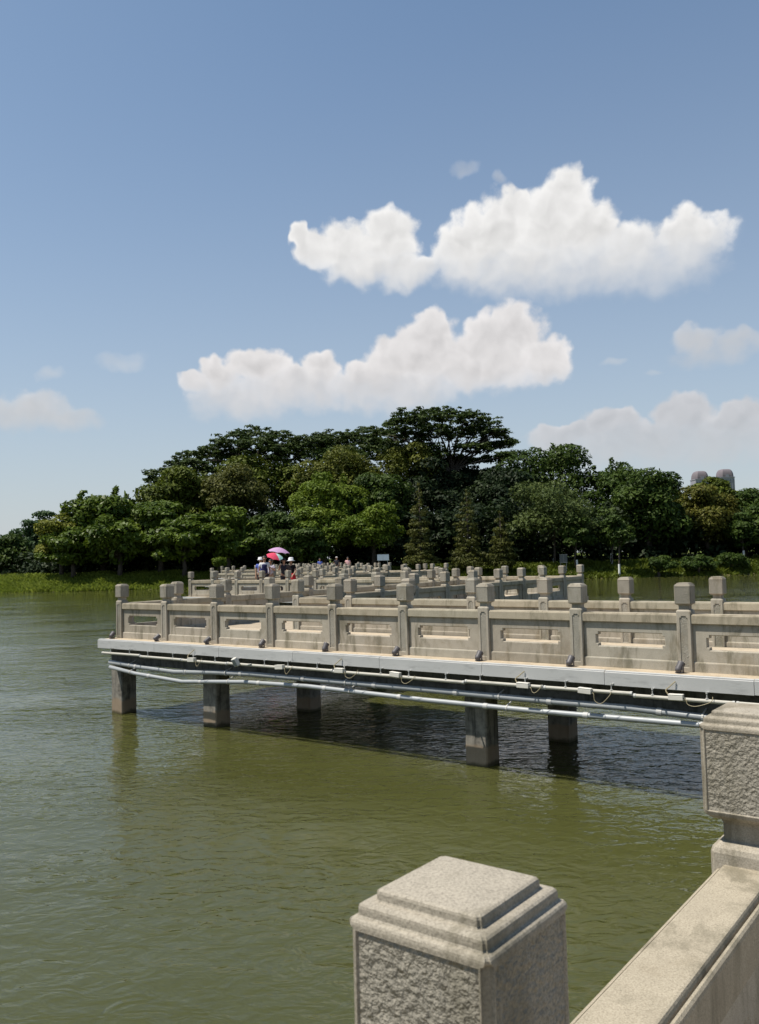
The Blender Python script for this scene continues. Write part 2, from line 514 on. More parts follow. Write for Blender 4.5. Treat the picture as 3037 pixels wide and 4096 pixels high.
# ================================================================== SETTING
# water: one sheet to the horizon
w = MB()
w.add([(-4000, -600, 0), (4000, -600, 0), (4000, 5000, 0), (-4000, 5000, 0)], [(0, 1, 2, 3)])
tag(w.build('water', M['water']), 'green rippled lake water around the bridge', kind='structure')

SHORE = [(-95, 150), (-72, 126), (-58, 113), (-48, 106), (-38, 103), (-20, 103.5), (0, 104), (20, 102), (45, 102), (62, 107), (90, 118), (140, 150)]
def shore_y(x):
    return float(np.interp(x, [p[0] for p in SHORE], [p[1] for p in SHORE]))
def ground_z(x, y):
    d = y - shore_y(x)
    t = max(0.0, min(1.0, (d + 1.2) / 10.0)); t = t * t * (3 - 2 * t)
    back = max(0.0, min(1.0, (190 - y) / 12.0))
    z = -0.5 + 2.2 * t + 0.9 * max(0.0, min(1.0, (d - 10) / 25))
    z += 0.12 * math.sin(x * 0.7 + y * 0.3) * t + 0.1 * math.sin(x * 0.23 - y * 0.9) * t
    return z * back - 0.8 * (1 - back)
g = MB()
NX, NY = 110, 40
xs = np.linspace(-95, 140, NX)
for j in range(NY):
    for x in xs:
        y = shore_y(x) - 2 + (195 - (shore_y(x) - 2)) * (j / (NY - 1)) ** 1.6
        g.v.append((x, y, ground_z(x, y)))
for j in range(NY - 1):
    for i in range(NX - 1):
        a = j * NX + i
        g.f.append((a, a + 1, a + NX + 1, a + NX)); g.mi.append(0)
tag(g.build('island_ground', M['soil'], smooth=True), 'low grassy island bank behind the bridge', kind='structure')

# far bank across the lake
g = MB()
rnd = random.Random(5)
P = []
for i in range(60):
    x = -900 + i * 30
    P.append((x, 430 + 6 * math.sin(i * 0.7)))
for x, y in P:
    g.v += [(x, y, -0.5), (x, y + 4, 1.6), (x, y + 40, 2.2), (x, y + 900, 3.0)]
for i in range(len(P) - 1):
    for k in range(3):
        a = i * 4 + k
        g.f.append((a, a + 4, a + 5, a + 1)); g.mi.append(0)
tag(g.build('far_bank', M['soil'], smooth=True), 'far shore across the lake', kind='structure')
emb = MB()
emb.box(-420, -60, 427, 429, -0.4, 1.5)
tag(emb.build('embankment_wall', concrete('pale_embankment', (0.34, 0.33, 0.31))), 'pale low embankment wall on the far shore at the left', 'wall')

# ================================================================== BRIDGE
bridge = empty('footbridge', uv(-15.67, 11.4, 0))
tag(bridge, 'long zigzag granite footbridge with carved stone balustrades across the lake', 'bridge')
BI = bridge.matrix_world.inverted() if False else Matrix.Translation(-bridge.location)
def bchild(name, me, loc, rotz=0.0, scale=None, parent=None):
    if parent is None:
        return obj(name, me, bridge, Vector(loc) - bridge.location, rotz, scale)
    return obj(name, me, parent, loc, rotz, scale)

def ring(a, z, c, n):
    """square of half width a with a re-entrant notched corner"""
    pts = []
    q = [(a - c, -a), (a - c, -a + n), (a - n, -a + c), (a, -a + c)]
    for k in range(4):
        ca, sa = [(1, 0), (0, 1), (-1, 0), (0, -1)][k]
        for x, y in q:
            pts.append((x * ca - y * sa, x * sa + y * ca, z))
    return pts
# --- post shaft: 0.19 square with sunk panels, sits on the ledge
def post_shaft_mesh():
    b = MB()
    a = 0.095
    prof = [(a, 0.0), (a, 0.775), (a - 0.004, 0.788), (a - 0.018, 0.800), (0.066, 0.803)]
    rings = [ring(x, z, 0.010, 0.004) for x, z in prof]
    n = 16
    # walls between ring 0 and 1 are made with sunk panels
    b.loft(rings[1:], False, True, 0)
    r0, r1 = rings[0], rings[1]
    for j in range(n):
        k = (j + 1) % n
        if j % 4 != 3:
            b.add([r0[j], r0[k], r1[k], r1[j]], [(0, 1, 2, 3)], 0)
    for k in range(4):
        ca, sa = [(1, 0), (0, 1), (-1, 0), (0, -1)][k]
        T = lambda x, y, z: (x * ca - y * sa, x * sa + y * ca, z)
        x0 = a - 0.010
        px = 0.052; z0, z1 = 0.05, 0.70; d = 0.009
        out = [(-x0, 0.0), (x0, 0.0), (x0, 0.775), (-x0, 0.775)]
        arch = [(-px, z0), (px, z0), (px, z1), (px * 0.62, z1), (px * 0.62, z1 + 0.022), (-px * 0.62, z1 + 0.022), (-px * 0.62, z1), (-px, z1)]
        vo = [T(x, -a, z) for x, z in out]
        vi = [T(x, -a, z) for x, z in arch]
        vd = [T(x * 0.93, -a + d, z + (0.005 if z < 0.3 else -0.005)) for x, z in arch]
        vs_ = vo + vi + vd
        fs = [(0, 1, 5, 4), (1, 2, 9, 8, 7, 6, 5)[:7], (2, 3, 10, 9), (3, 0, 4, 11, 10)]
        fs = [(0, 1, 5, 4), (1, 2, 6, 5), (2, 8, 7, 6), (2, 3, 9, 8), (3, 10, 9), (3, 11, 10), (3, 0, 4, 11)]
        b.add(vs_, fs, 0)
        b.add(vi + vd, [(i, (i + 1) % 8, 8 + (i + 1) % 8, 8 + i) for i in range(8)] , 0)
        b.add(vd, [tuple(range(8))], 1)
    return b.mesh('post_shaft', [M['granite'], M['granite_rough']])
# --- post head: neck, bush-hammered block, stepped cap
def post_head_mesh():
    b = MB()
    zb = 0.803
    H = 1.148
    neck = [(0.066, zb - 0.002), (0.066, zb + 0.046), (0.070, zb + 0.056)]
    b.loft([ring(x, z, 0.006, 0.003) for x, z in neck], False, False, 0)
    low = [(0.070, zb + 0.056), (0.092, zb + 0.063), (0.103, zb + 0.073), (0.1065, zb + 0.082)]
    b.loft([ring(x, z, 0.006 + 0.006 * i / 3, 0.003 + 0.002 * i / 3) for i, (x, z) in enumerate(low)], False, False, 0)
    r0 = ring(0.1065, zb + 0.082, 0.012, 0.005); r1 = ring(0.1065, H - 0.04524, 0.012, 0.005)
    for j in range(16):
        k = (j + 1) % 16
        if j % 4 == 3:      # the four wide faces: smooth margin and hammered field, set back 3 mm
            A, B, C_, D = [Vector(p) for p in (r0[j], r0[k], r1[k], r1[j])]
            nrm = (B - A).cross(D - A).normalized()
            def P2(s, t, dd=0.0):
                return A + (B - A) * s + (D - A) * t - nrm * dd
            m, mt = 0.012, 0.008
            o4 = [A, B, C_, D]
            i4 = [P2(m, mt), P2(1 - m, mt), P2(1 - m, 1 - mt), P2(m, 1 - mt)]
            d4 = [P2(m + .008, mt + .008, .003), P2(1 - m - .008, mt + .008, .003), P2(1 - m - .008, 1 - mt - .008, .003), P2(m + .008, 1 - mt - .008, .003)]
            b.add(o4 + i4, [(0, 1, 5, 4), (1, 2, 6, 5), (2, 3, 7, 6), (3, 0, 4, 7)], 0)
            b.add(i4 + d4, [(0, 1, 5, 4), (1, 2, 6, 5), (2, 3, 7, 6), (3, 0, 4, 7)], 0)
            b.add(d4, [(0, 1, 2, 3)], 1)
        else:
            b.add([r0[j], r0[k], r1[k], r1[j]], [(0, 1, 2, 3)], 0)
    capp = [(0.1065, H - 0.04524, .012, .005), (0.1066, H - 0.04368, .008, .0035), (0.1066, H - 0.04056, .006, .003), (0.1060, H - 0.03744, .005, .0025),
            (0.1042, H - 0.03471, .004, .0022), (0.1015, H - 0.03315, .004, .0022), (0.0985, H - 0.03276, .004, .0022), (0.0970, H - 0.03042, .004, .0022), (0.0970, H - 0.02262, .004, .0022),
            (0.0962, H - 0.01911, .004, .0022), (0.0935, H - 0.01677, .004, .0022), (0.089, H - 0.01560, .004, .0022), (0.0805, H - 0.01521, .004, .0022), (0.0795, H - 0.01326, .004, .0022),
            (0.0795, H - 0.00546, .004, .0022), (0.0785, H - 0.00234, .004, .0022), (0.075, H - 0.00039, .004, .0022), (0.02, H + 0.003, .002, .001)]
    b.loft([ring(*p) for p in capp], False, True, 0)
    return b.mesh('post_head', [M['granite'], M['granite_rough']])
ME_SHAFT = post_shaft_mesh()
ME_HEAD = post_head_mesh()

# --- bay: panel with notched opening, plinth, handrail; unit clear length L along local x
BAYL = 1.31
def panel_mesh():
    b = MB()
    L = BAYL / 2; z0, z1 = 0.125, 0.635; t = 0.045
    hx, hz0, hz1, c = 0.475, 0.285, 0.475, 0.035
    hole = [(-hx + c, hz0), (hx - c, hz0), (hx - c, hz0 + c), (hx, hz0 + c), (hx, hz1 - c), (hx - c, hz1 - c), (hx - c, hz1), (-hx + c, hz1), (-hx + c, hz1 - c), (-hx, hz1 - c), (-hx, hz0 + c), (-hx + c, hz0 + c)]
    def face(y, sgn):
        out = [(-L, z0), (L, z0), (L, z1), (-L, z1)]
        bev = 0.010
        vs_ = [(x, y, z) for x, z in out]
        big = [(x * (1 + bev / hx), y, (z - 0.38) * (1 + bev / 0.095) + 0.38) for x, z in hole]
        vs_ += big
        fs = [(0, 1, 5, 4), (1, 7, 6, 5), (1, 8, 7), (1, 2, 8), (2, 9, 8), (2, 10, 9), (2, 3, 11, 10), (3, 12, 11), (3, 13, 12), (3, 0, 13), (0, 14, 13), (0, 15, 14), (0, 4, 15)]
        b.add(vs_, fs, 0)
        b.add(big + [(x, y + sgn * 0.010, z) for x, z in hole], [(i, (i + 1) % 12, 12 + (i + 1) % 12, 12 + i) for i in range(12)], 0)
    face(-t, 1); face(t, -1)
    b.add([(x, -t + 0.010, z) for x, z in hole] + [(x, t - 0.010, z) for x, z in hole], [(i, (i + 1) % 12, 12 + (i + 1) % 12, 12 + i) for i in range(12)], 0)
    return b.mesh('balustrade_panel', [M['granite']])
def extr(prof, L):
    b = MB()
    b.loft([[(-L, y, z) for y, z in prof], [(L, y, z) for y, z in prof]], True, True, 0)
    return b
def handrail_mesh():
    h = [(0.058, 0.618), (0.076, 0.620), (0.082, 0.627), (0.082, 0.722), (0.0805, 0.730), (0.076, 0.735), (0.0705, 0.7355), (0.068, 0.728), (0.0645, 0.728), (0.0625, 0.742), (0.060, 0.7465), (0.055, 0.748)]
    prof = [(y, z) for y, z in h] + [(-y, z) for y, z in reversed(h)]
    return extr(prof, BAYL / 2).mesh('handrail', [M['granite_rail']])
def plinth_mesh():
    h = [(0.066, 0.0), (0.066, 0.112), (0.062, 0.124), (0.050, 0.130), (0.040, 0.131)]
    prof = [(y, z) for y, z in h] + [(-y, z) for y, z in reversed(h)]
    return extr(prof, BAYL / 2).mesh('plinth', [M['granite']])
ME_PANEL, ME_RAIL, ME_PLINTH = panel_mesh(), handrail_mesh(), plinth_mesh()
RZU = math.atan2(UY, UX)
RZV = math.atan2(VY, VX)
placed_posts = {}
def post_at(u, v):
    key = (round(u, 1), round(v, 1))
    for (a, b_) in placed_posts:
        if abs(a - u) < 0.35 and abs(b_ - v) < 0.35:
            return
    placed_posts[(u, v)] = True
    rr = random.Random(int(u * 113 + v * 977))
    s = bchild('post', ME_SHAFT, uv(u, v, DECK_Z), RZU + rr.uniform(-0.006, 0.006))
    obj('post_head', ME_HEAD, s, (0, 0, rr.uniform(-0.004, 0.002)), rr.uniform(-0.012, 0.012))
    return s
def bay_at(p0, p1, rz):
    c = ((p0[0] + p1[0]) / 2, (p0[1] + p1[1]) / 2)
    L = math.hypot(p1[0] - p0[0], p1[1] - p0[1]) - 0.186
    sx = L / BAYL
    rr = random.Random(int(c[0] * 331 + c[1] * 71))
    p = bchild('balustrade_panel', ME_PANEL, uv(c[0], c[1], DECK_Z + rr.uniform(-0.006, 0.001)), rz, (sx, 1, 1))
    obj('handrail', ME_RAIL, p)
    obj('plinth', ME_PLINTH, p)
def rail(p0, p1, n):
    """posts at both ends (shared at corners) and n equal bays between"""
    rz = RZU if abs(p1[0] - p0[0]) > abs(p1[1] - p0[1]) else RZV
    pts = [(p0[0] + (p1[0] - p0[0]) * i / n, p0[1] + (p1[1] - p0[1]) * i / n) for i in range(n + 1)]
    for p in pts:
        post_at(*p)
    for a, b_ in zip(pts, pts[1:]):
        bay_at(a, b_, rz)
    return pts

U0, V0 = -15.67, 11.40
PU, PV, WD = 15.45, 15.05, 2.68
AU = -0.626                      # left rail of the run we stand on
NSEG = 4                         # pairs of runs after the near one
EDGE = 0.45
EL_ = 0.20
# outline corners of the left/front rails and the right/back rails
left = [(AU, 0.981), (AU, V0), (U0, V0)]
right = [(AU + WD, V0 + WD), (U0 + WD, V0 + WD)]
for k in range(1, NSEG):
    left += [(U0 - PU * (k - 1), V0 + PV * k), (U0 - PU * k, V0 + PV * k)]
    right += [(U0 + WD - PU * (k - 1), V0 + WD + PV * k), (U0 + WD - PU * k, V0 + WD + PV * k)]
k = NSEG
left += [(U0 - PU * (k - 1), V0 + PV * k), (U0 - PU * (k - 1) - 9.2, V0 + PV * k)]
right += [(U0 + WD - PU * (k - 1), V0 + WD + PV * k), (U0 - PU * (k - 1) - 9.2, V0 + WD + PV * k)]
near_posts = None
for L_ in (left, right):
    for a, b_ in zip(L_, L_[1:]):
        d = math.hypot(b_[0] - a[0], b_[1] - a[1])
        n = max(1, round(d / 1.5))
        pts = rail(a, b_, n)
# deck, ledges, beams, fascia and piers per run
def slab(name, u0, u1, v0, v1, z0, z1, m, parent=None):
    b = MB()
    q = [uv(u0, v0), uv(u1, v0), uv(u1, v1), uv(u0, v1)]
    q = [p - Vector((bridge.location.x, bridge.location.y, 0)) for p in q]
    b.add([(p.x, p.y, z0) for p in q] + [(p.x, p.y, z1) for p in q], [(0, 3, 2, 1), (4, 5, 6, 7), (0, 1, 5, 4), (1, 2, 6, 5), (2, 3, 7, 6), (3, 0, 4, 7)])
    return b.build(name, m, bridge if parent is None else parent)
runs = [('v', AU, AU + WD, -4.0, V0 + WD)]
runs.append(('u', U0, AU - 0.0, V0, V0 + WD))
for k in range(1, NSEG + 1):
    runs.append(('v', U0 - PU * (k - 1), U0 - PU * (k - 1) + WD, V0 + PV * (k - 1) + WD, V0 + PV * k))
    ul = U0 - PU * k if k < NSEG else U0 - PU * (k - 1) - 9.2
    runs.append(('u', ul, U0 - PU * (k - 1) + WD, V0 + PV * k, V0 + PV * k + WD))
for i, (ax, u0, u1, v0, v1) in enumerate(runs):
    e = EDGE
    # keep neighbouring slabs a few millimetres apart in height so no faces share a plane
    dz = 0.003 * (i % 2)
    eu = e if ax == 'v' else e - 0.004
    ev = e if ax == 'u' else e - 0.004
    if ax == 'v':
        slab('deck_slab', u0 - EL_, u1 + EL_, v0 + (0.2 if i else 0), v1 - (e if i != 0 else -0.2), DECK_Z - 0.17 - dz, DECK_Z - dz, M['ledge'])
        slab('paving', u0 + 0.10, u1 - 0.10, v0 - 0.2 if i else v0, v1 + 0.2 if i else v1 - 0.10, DECK_Z + 0.0, DECK_Z + 0.045 - dz, M['paving'])
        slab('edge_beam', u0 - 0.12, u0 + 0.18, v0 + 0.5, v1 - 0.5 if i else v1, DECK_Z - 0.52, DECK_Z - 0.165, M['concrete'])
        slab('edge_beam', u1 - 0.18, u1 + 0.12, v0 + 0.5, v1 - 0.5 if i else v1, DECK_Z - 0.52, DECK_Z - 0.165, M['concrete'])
    else:
        slab('deck_slab', u0 - EL_, u1 + EL_ if i > 1 else u1 - EL_, v0 - e, v1 + 0.2, DECK_Z - 0.17 - dz, DECK_Z - dz, M['ledge'])
        slab('paving', u0 + 0.10, u1 - 0.10 if i > 1 else u1 + 0.05, v0 + 0.10, v1 - 0.10, DECK_Z + 0.0, DECK_Z + 0.045 - dz, M['paving'])
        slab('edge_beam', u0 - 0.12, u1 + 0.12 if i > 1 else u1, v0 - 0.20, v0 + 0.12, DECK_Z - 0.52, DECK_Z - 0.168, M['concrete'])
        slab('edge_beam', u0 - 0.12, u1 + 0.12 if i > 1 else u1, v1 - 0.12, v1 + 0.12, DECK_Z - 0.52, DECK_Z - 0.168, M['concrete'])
def pier_mesh():
    b = MB(); a = 0.19; c = 0.02
    rr_ = [(a - c, -a), (a, -a + c), (a, a - c), (a - c, a), (-a + c, a), (-a, a - c), (-a, -a + c), (-a + c, -a)]
    b.loft([[(x, y, -0.9) for x, y in rr_], [(x, y, 0.2) for x, y in rr_], [(x * .99, y * .99, 0.6) for x, y in rr_], [(x, y, DECK_Z - 0.50) for x, y in rr_]])
    return b.mesh('pier', M['pier'])
ME_PIER = pier_mesh()
piers = [(-15.70, 11.45), (-12.77, 11.45), (-12.30, 13.60), (-6.81, 11.45), (-6.49, 13.60), (-0.9, 11.72), (-0.5, 13.8), (-0.45, 6.0), (1.9, 6.0), (-0.45, 0.5)]
for k in range(1, NSEG + 1):
    for s in (0, 1):
        uu = U0 - PU * (k - 1) + (0.25 if s == 0 else WD - 0.25)
        piers += [(uu, V0 + PV * (k - 1) + 8.6)]
        vv = V0 + PV * k + (0.3 if s == 0 else WD - 0.3)
        piers += [(U0 - PU * (k - 1) + 0.3, vv), (U0 - PU * (k - 1) + WD - 0.3, vv), (U0 - PU * (k - 1) - 6.2, vv)]
        if k < NSEG:
            piers += [(U0 - PU * k + 0.3, vv), (U0 - PU * k + WD - 0.3, vv)]
for (pu, pv) in piers:
    bchild('pier', ME_PIER, uv(pu, pv, 0), RZU)
    # cap beam joins the pairs visually under the deck
# white fascia strips, in lengths with open joints
def strip_mesh(L):
    b = MB()
    b.box(0.003, L - 0.003, -0.012, 0.010, -0.185, -0.012, bev=0.004)
    b.box(0.004, L - 0.004, 0.0105, 0.07, -0.0135, -0.0125 + 0.018, bev=0.003)
    return b.mesh('fascia_panel', M['fascia'])
def fascia(p0, p1, seg=1.92, off=0.0):
    d = math.hypot(p1[0] - p0[0], p1[1] - p0[1])
    rz = RZU if abs(p1[0] - p0[0]) > abs(p1[1] - p0[1]) else RZV
    n = max(1, round(d / seg)); L = d / n
    me = strip_mesh(L)
    sgn = 1
    for i in range(n):
        t = i / n
        u = p0[0] + (p1[0] - p0[0]) * t; v = p0[1] + (p1[1] - p0[1]) * t
        rr = random.Random(i * 7 + int(u * 10))
        bchild('fascia_panel', me, uv(u, v, DECK_Z + rr.uniform(-0.004, 0.004)), rz + (math.pi if False else 0))
E_ = EDGE + 0.012
fascia((U0 - EL_ - 0.01, V0 - E_), (AU - EL_, V0 - E_))
for k in range(1, NSEG + 1):
    ul = U0 - PU * k if k < NSEG else U0 - PU * (k - 1) - 9.2
    fascia((ul - EL_ - 0.01, V0 + PV * k - E_), (U0 - PU * (k - 1) - EL_, V0 + PV * k - E_))

# ================================================================== FITTINGS ON THE BRIDGE
ordin = ['first', 'second', 'third', 'fourth', 'fifth', 'sixth', 'seventh', 'eighth', 'ninth', 'tenth', 'eleventh', 'twelfth', 'thirteenth']
# spotlights at the foot of each near post
def lamp_parts():
    base = MB(); base.box(-0.05, 0.05, -0.035, 0.035, 0.0, 0.012, bev=0.003)
    br = MB()
    for s in (-1, 1):
        br.box(s * 0.052 - 0.004, s * 0.052 + 0.004, -0.014, 0.014, 0.010, 0.085)
    br.box(-0.056, 0.056, -0.016, 0.016, 0.011, 0.019)
    bd = MB()
    prof = [(0.018, -0.075), (0.036, -0.070), (0.043, -0.045), (0.045, 0.02), (0.050, 0.045), (0.052, 0.062), (0.047, 0.066)]
    bd.loft([[(r_ * math.cos(t), y, r_ * math.sin(t)) for t in [2 * math.pi * q / 14 for q in range(14)]] for r_, y in prof])
    ln = MB()
    ln.loft([[(r_ * math.cos(t), y, r_ * math.sin(t)) for t in [2 * math.pi * q / 14 for q in range(14)]] for r_, y in ((0.042, 0.064), (0.040, 0.070), (0.015, 0.072))])
    return base.mesh('base_plate', M['lampdark']), br.mesh('bracket', M['lampdark']), bd.mesh('lamp_body', M['lampdark'], True), ln.mesh('lens', M['lens'])
LB = lamp_parts()
nb = round((AU - U0) / 1.5)
SP = (AU - U0) / nb
for i in range(9):
    rr = random.Random(40 + i)
    e_ = empty('spotlight', uv(U0 + i * SP - 0.03 + rr.uniform(-0.03, 0.03), V0 - 0.24, DECK_Z), RZU + rr.uniform(-0.5, 0.5))
    where = {0: 'leftmost post', 8: 'rightmost visible post'}.get(i, ordin[i] + ' post from left')
    tag(e_, 'small dark spotlight at the foot of the near railing, ' + where, 'spotlight', 'spotlights along the near ledge')
    obj('base_plate', LB[0], e_); obj('bracket', LB[1], e_)
    bd = obj('lamp_body', LB[2], e_, (0, 0, 0.078)); bd.rotation_euler = (rr.uniform(0.5, 1.0), 0, 0)
    obj('lens', LB[3], bd)
# light tubes under the fascia
VT = V0 - 0.535
tl = 1.26
nt_ = 12
def tube_parts():
    b = MB(); b.tube([(0.02, 0, 0), (tl - 0.03, 0, 0)], 0.025, 10)
    c = MB()
    c.tube([(0, 0, 0), (0.03, 0, 0)], 0.029, 10)
    k = MB()
    k.box(-0.012, 0.012, -0.010, 0.33, 0.100, 0.108)
    k.tube([(0, 0, 0.022), (0, 0, 0.10)], 0.007, 6)
    k.tube([(0, 0, 0.022), (0, 0, 0.036)], 0.020, 8)
    k.tube([(0, 0, 0.09), (0, 0, 0.115)], 0.013, 8)
    return b.mesh('tube', M['tube'], False), c.mesh('end_cap', M['bracket']), k.mesh('bracket', M['bracket'])
TP = tube_parts()
for i in range(nt_):
    rr = random.Random(70 + i)
    e_ = empty('light_tube', uv(-15.62 + i * (tl + 0.012), VT, DECK_Z - 0.278 + rr.uniform(-0.012, 0.012)), RZU)
    e_.rotation_euler = (0, rr.uniform(-0.008, 0.008), RZU)
    tag(e_, 'cream strip-light tube under the white fascia, ' + ('leftmost of its row' if i == 0 else ordin[i] + ' in its row from the left'), 'strip light', 'strip lights under the fascia')
    obj('tube', TP[0], e_); obj('end_cap', TP[1], e_); obj('end_cap', TP[1], e_, (tl - 0.035, 0, 0))
    for x in (0.28, 0.95):
        obj('bracket', TP[2], e_, (x + rr.uniform(-.05, .05), 0, 0))
# driver boxes with loops of wire
def wire(pts, r_=0.0045):
    b = MB()
    P_ = [Vector(p) for p in pts]
    out = []
    for i in range(len(P_) - 1):
        p0 = P_[max(0, i - 1)]; p1 = P_[i]; p2 = P_[i + 1]; p3 = P_[min(len(P_) - 1, i + 2)]
        for t in (0, .25, .5, .75):
            out.append(0.5 * ((2 * p1) + (p2 - p0) * t + (2 * p0 - 5 * p1 + 4 * p2 - p3) * t * t + (-p0 + 3 * p1 - 3 * p2 + p3) * t ** 3))
    out.append(P_[-1])
    b.tube(out, r_, 5)
    return b
bx = MB(); bx.box(-0.09, 0.09, -0.034, 0.034, -0.030, 0.034, bev=0.006)
bl = MB(); bl.box(-0.092, 0.092, -0.036, 0.036, 0.0345, 0.046, bev=0.004)
ME_BOX, ME_LID = bx.mesh('driver_box', M['box']), bl.mesh('lid', M['box'])
boxes = [(-12.74, -0.27), (-10.44, -0.276), (-9.09, -0.255), (-7.96, -0.25), (-5.74, -0.262), (-4.82, -0.271), (-3.61, -0.262)]
for i, (u, z) in enumerate(boxes):
    rr = random.Random(90 + i)
    e_ = empty('driver_box', uv(u, VT - 0.05, DECK_Z + z), RZU)
    e_.rotation_euler = (0, rr.uniform(-0.08, 0.08), RZU)
    tag(e_, 'off-white driver box with a loose wire beside the strip lights, ' + ('leftmost one' if i == 0 else 'rightmost one' if i == len(boxes) - 1 else ordin[i] + ' from the left'), 'box', 'driver boxes beside the strip lights')
    obj('casing', ME_BOX, e_); obj('lid', ME_LID, e_)
    a = rr.uniform(0.06, 0.28)
    dr = rr.uniform(0.06, 0.13)
    wire([(0.09, 0, 0), (0.13, -0.02, -0.02), (0.15, -0.03, -dr * 0.8), (0.15 + a * rr.uniform(.3, .7), -0.03, -dr), (0.16 + a, -0.01, -0.03), (0.18 + a, 0.03, 0.03)]).build('wire', M['wire'], e_)
    if i % 2 == 0:
        wire([(-0.08, 0, 0.02), (-0.13, 0.02, 0.08), (-0.09, 0.06, 0.13), (-0.03, 0.10, 0.19)], 0.008).build('wire', M['wire'], e_)
# small white floodlight clamped on the strip lights, left part
fl = empty('floodlight', uv(-11.50, VT - 0.07, DECK_Z - 0.225), RZU)
tag(fl, 'small white floodlight tilted on the strip lights near the left end', 'floodlight')
b = MB(); b.box(-0.045, 0.045, -0.06, 0.02, -0.08, 0.08, bev=0.012); h_ = b.build('housing', M['box'], fl); h_.rotation_euler = (0.4, -0.25, 0)
b = MB(); b.box(-0.034, 0.034, -0.066, -0.0605, -0.066, 0.066); b.build('lens', M['lens'], h_)
b = MB(); b.tube([(0.0, 0.02, -0.02), (0.05, 0.08, -0.07), (0.2, 0.06, -0.06), (0.34, 0.04, -0.03)], 0.012, 6); b.build('bracket', M['bracket'], fl)
# two service pipes
def pipe(name, pts, r_, label, joints, vv):
    e_ = empty(name, uv(pts[0][0], vv, DECK_Z + pts[0][1]))
    tag(e_, label, 'pipe', 'service pipes under the fascia')
    P_ = [uv(u, vv, DECK_Z + z) - e_.location for u, z in pts]
    b = MB(); b.tube(P_, r_, 14)
    o = b.build('pipe_run', M['pipe'], e_, True)
    # collars at even steps along the run and clamps up to the beam
    cum = [0]
    for a, c in zip(P_, P_[1:]):
        cum.append(cum[-1] + (c - a).length)
    def along(s):
        for i in range(len(P_) - 1):
            if s <= cum[i + 1]:
                t = (s - cum[i]) / (cum[i + 1] - cum[i])
                return P_[i].lerp(P_[i + 1], t), (P_[i + 1] - P_[i]).normalized()
        return P_[-1], (P_[-1] - P_[-2]).normalized()
    s = joints
    while s < cum[-1]:
        p, d = along(s)
        b = MB(); b.tube([p - d * 0.035, p + d * 0.035], r_ * 1.14, 14); b.build('collar', M['fascia'], e_)
        s += 1.55
    s = 0.7
    while s < cum[-1]:
        p, d = along(s)
        q = p + Vector((VX, VY, 0)) * 0.26
        b = MB(); b.tube([p + Vector((0, 0, r_)), q + Vector((0, 0, 0.12))], 0.011, 6); b.tube([p - d * 0.012, p + d * 0.012], r_ * 1.2, 12); b.build('clamp', M['bracket'], e_)
        s += 2.9
    return e_
pipe('service_pipe', [(-15.66, -0.486), (-14.64, -0.534), (-13.54, -0.565), (-12.38, -0.509), (-11.36, -0.479), (-9.47, -0.484), (-7.77, -0.484), (-5.47, -0.493), (-4.31, -0.488), (-3.35, -0.524), (-0.8, -0.524)], 0.046, 'upper of the two grey service pipes slung below the near edge', 0.9, V0 - 0.33)
pipe('service_pipe', [(-15.46, -0.564), (-14.58, -0.65), (-13.15, -0.716), (-12.65, -0.683), (-11.49, -0.61), (-9.92, -0.576), (-7.49, -0.616), (-5.59, -0.621), (-3.37, -0.596), (-0.8, -0.596)], 0.038, 'lower of the two grey service pipes, dipping near the left end', 1.3, V0 - 0.47)

# ================================================================== VEGETATION
def leaf_cloud(rng, centers, radii, counts, size, flat=0.0, up=0.55, tintb=0.5, tints=0.18, shell=0.75):
    """leaf quads spread through ellipsoid clumps; returns verts (N,4,3) and tint (N)"""
    V_, T_ = [], []
    for c, r_, n in zip(centers, radii, counts):
        n = int(n)
        d = rng.normal(size=(n, 3)); d /= np.linalg.norm(d, axis=1)[:, None]
        flip = (d[:, 2] < -0.15) & (rng.random(n) < 0.6)
        d[flip, 2] *= -1
        rad = shell + (1.08 - shell) * rng.random(n) ** 0.7
        deep = rng.random(n) < 0.22
        rad[deep] *= rng.random(deep.sum()) * 0.8 + 0.2
        p = np.asarray(c) + d * rad[:, None] * np.asarray(r_)
        nrm = d * 0.8 + rng.normal(size=(n, 3)) * 0.55 + np.array([0, 0, up])
        nrm /= np.linalg.norm(nrm, axis=1)[:, None]
        t = np.cross(nrm, rng.normal(size=(n, 3))); t /= np.linalg.norm(t, axis=1)[:, None] + 1e-9
        bb = np.cross(nrm, t)
        s = size * (0.6 + 0.8 * rng.random(n))[:, None]
        q = np.stack([p - t * s, p - bb * s * 0.45, p + t * s, p + bb * s * 0.45], axis=1)
        V_.append(q)
        base = tintb + rng.normal() * tints * 0.6
        T_.append(np.clip(base + rng.normal(size=n) * tints, 0, 1))
    return np.concatenate(V_), np.concatenate(T_)
def leaf_mesh(name, V_, T_, m):
    n = len(V_)
    me = bpy.data.meshes.new(name)
    me.vertices.add(n * 4); me.loops.add(n * 4); me.polygons.add(n)
    me.vertices.foreach_set('co', V_.reshape(-1).astype(np.float32))
    me.loops.foreach_set('vertex_index', np.arange(n * 4, dtype=np.int32))
    me.polygons.foreach_set('loop_start', np.arange(0, n * 4, 4, dtype=np.int32))
    me.polygons.foreach_set('loop_total', np.full(n, 4, dtype=np.int32))
    at = me.attributes.new('tint', 'FLOAT', 'FACE')
    at.data.foreach_set('value', T_.astype(np.float32))
    me.materials.append(m)
    me.update(calc_edges=True)
    return me
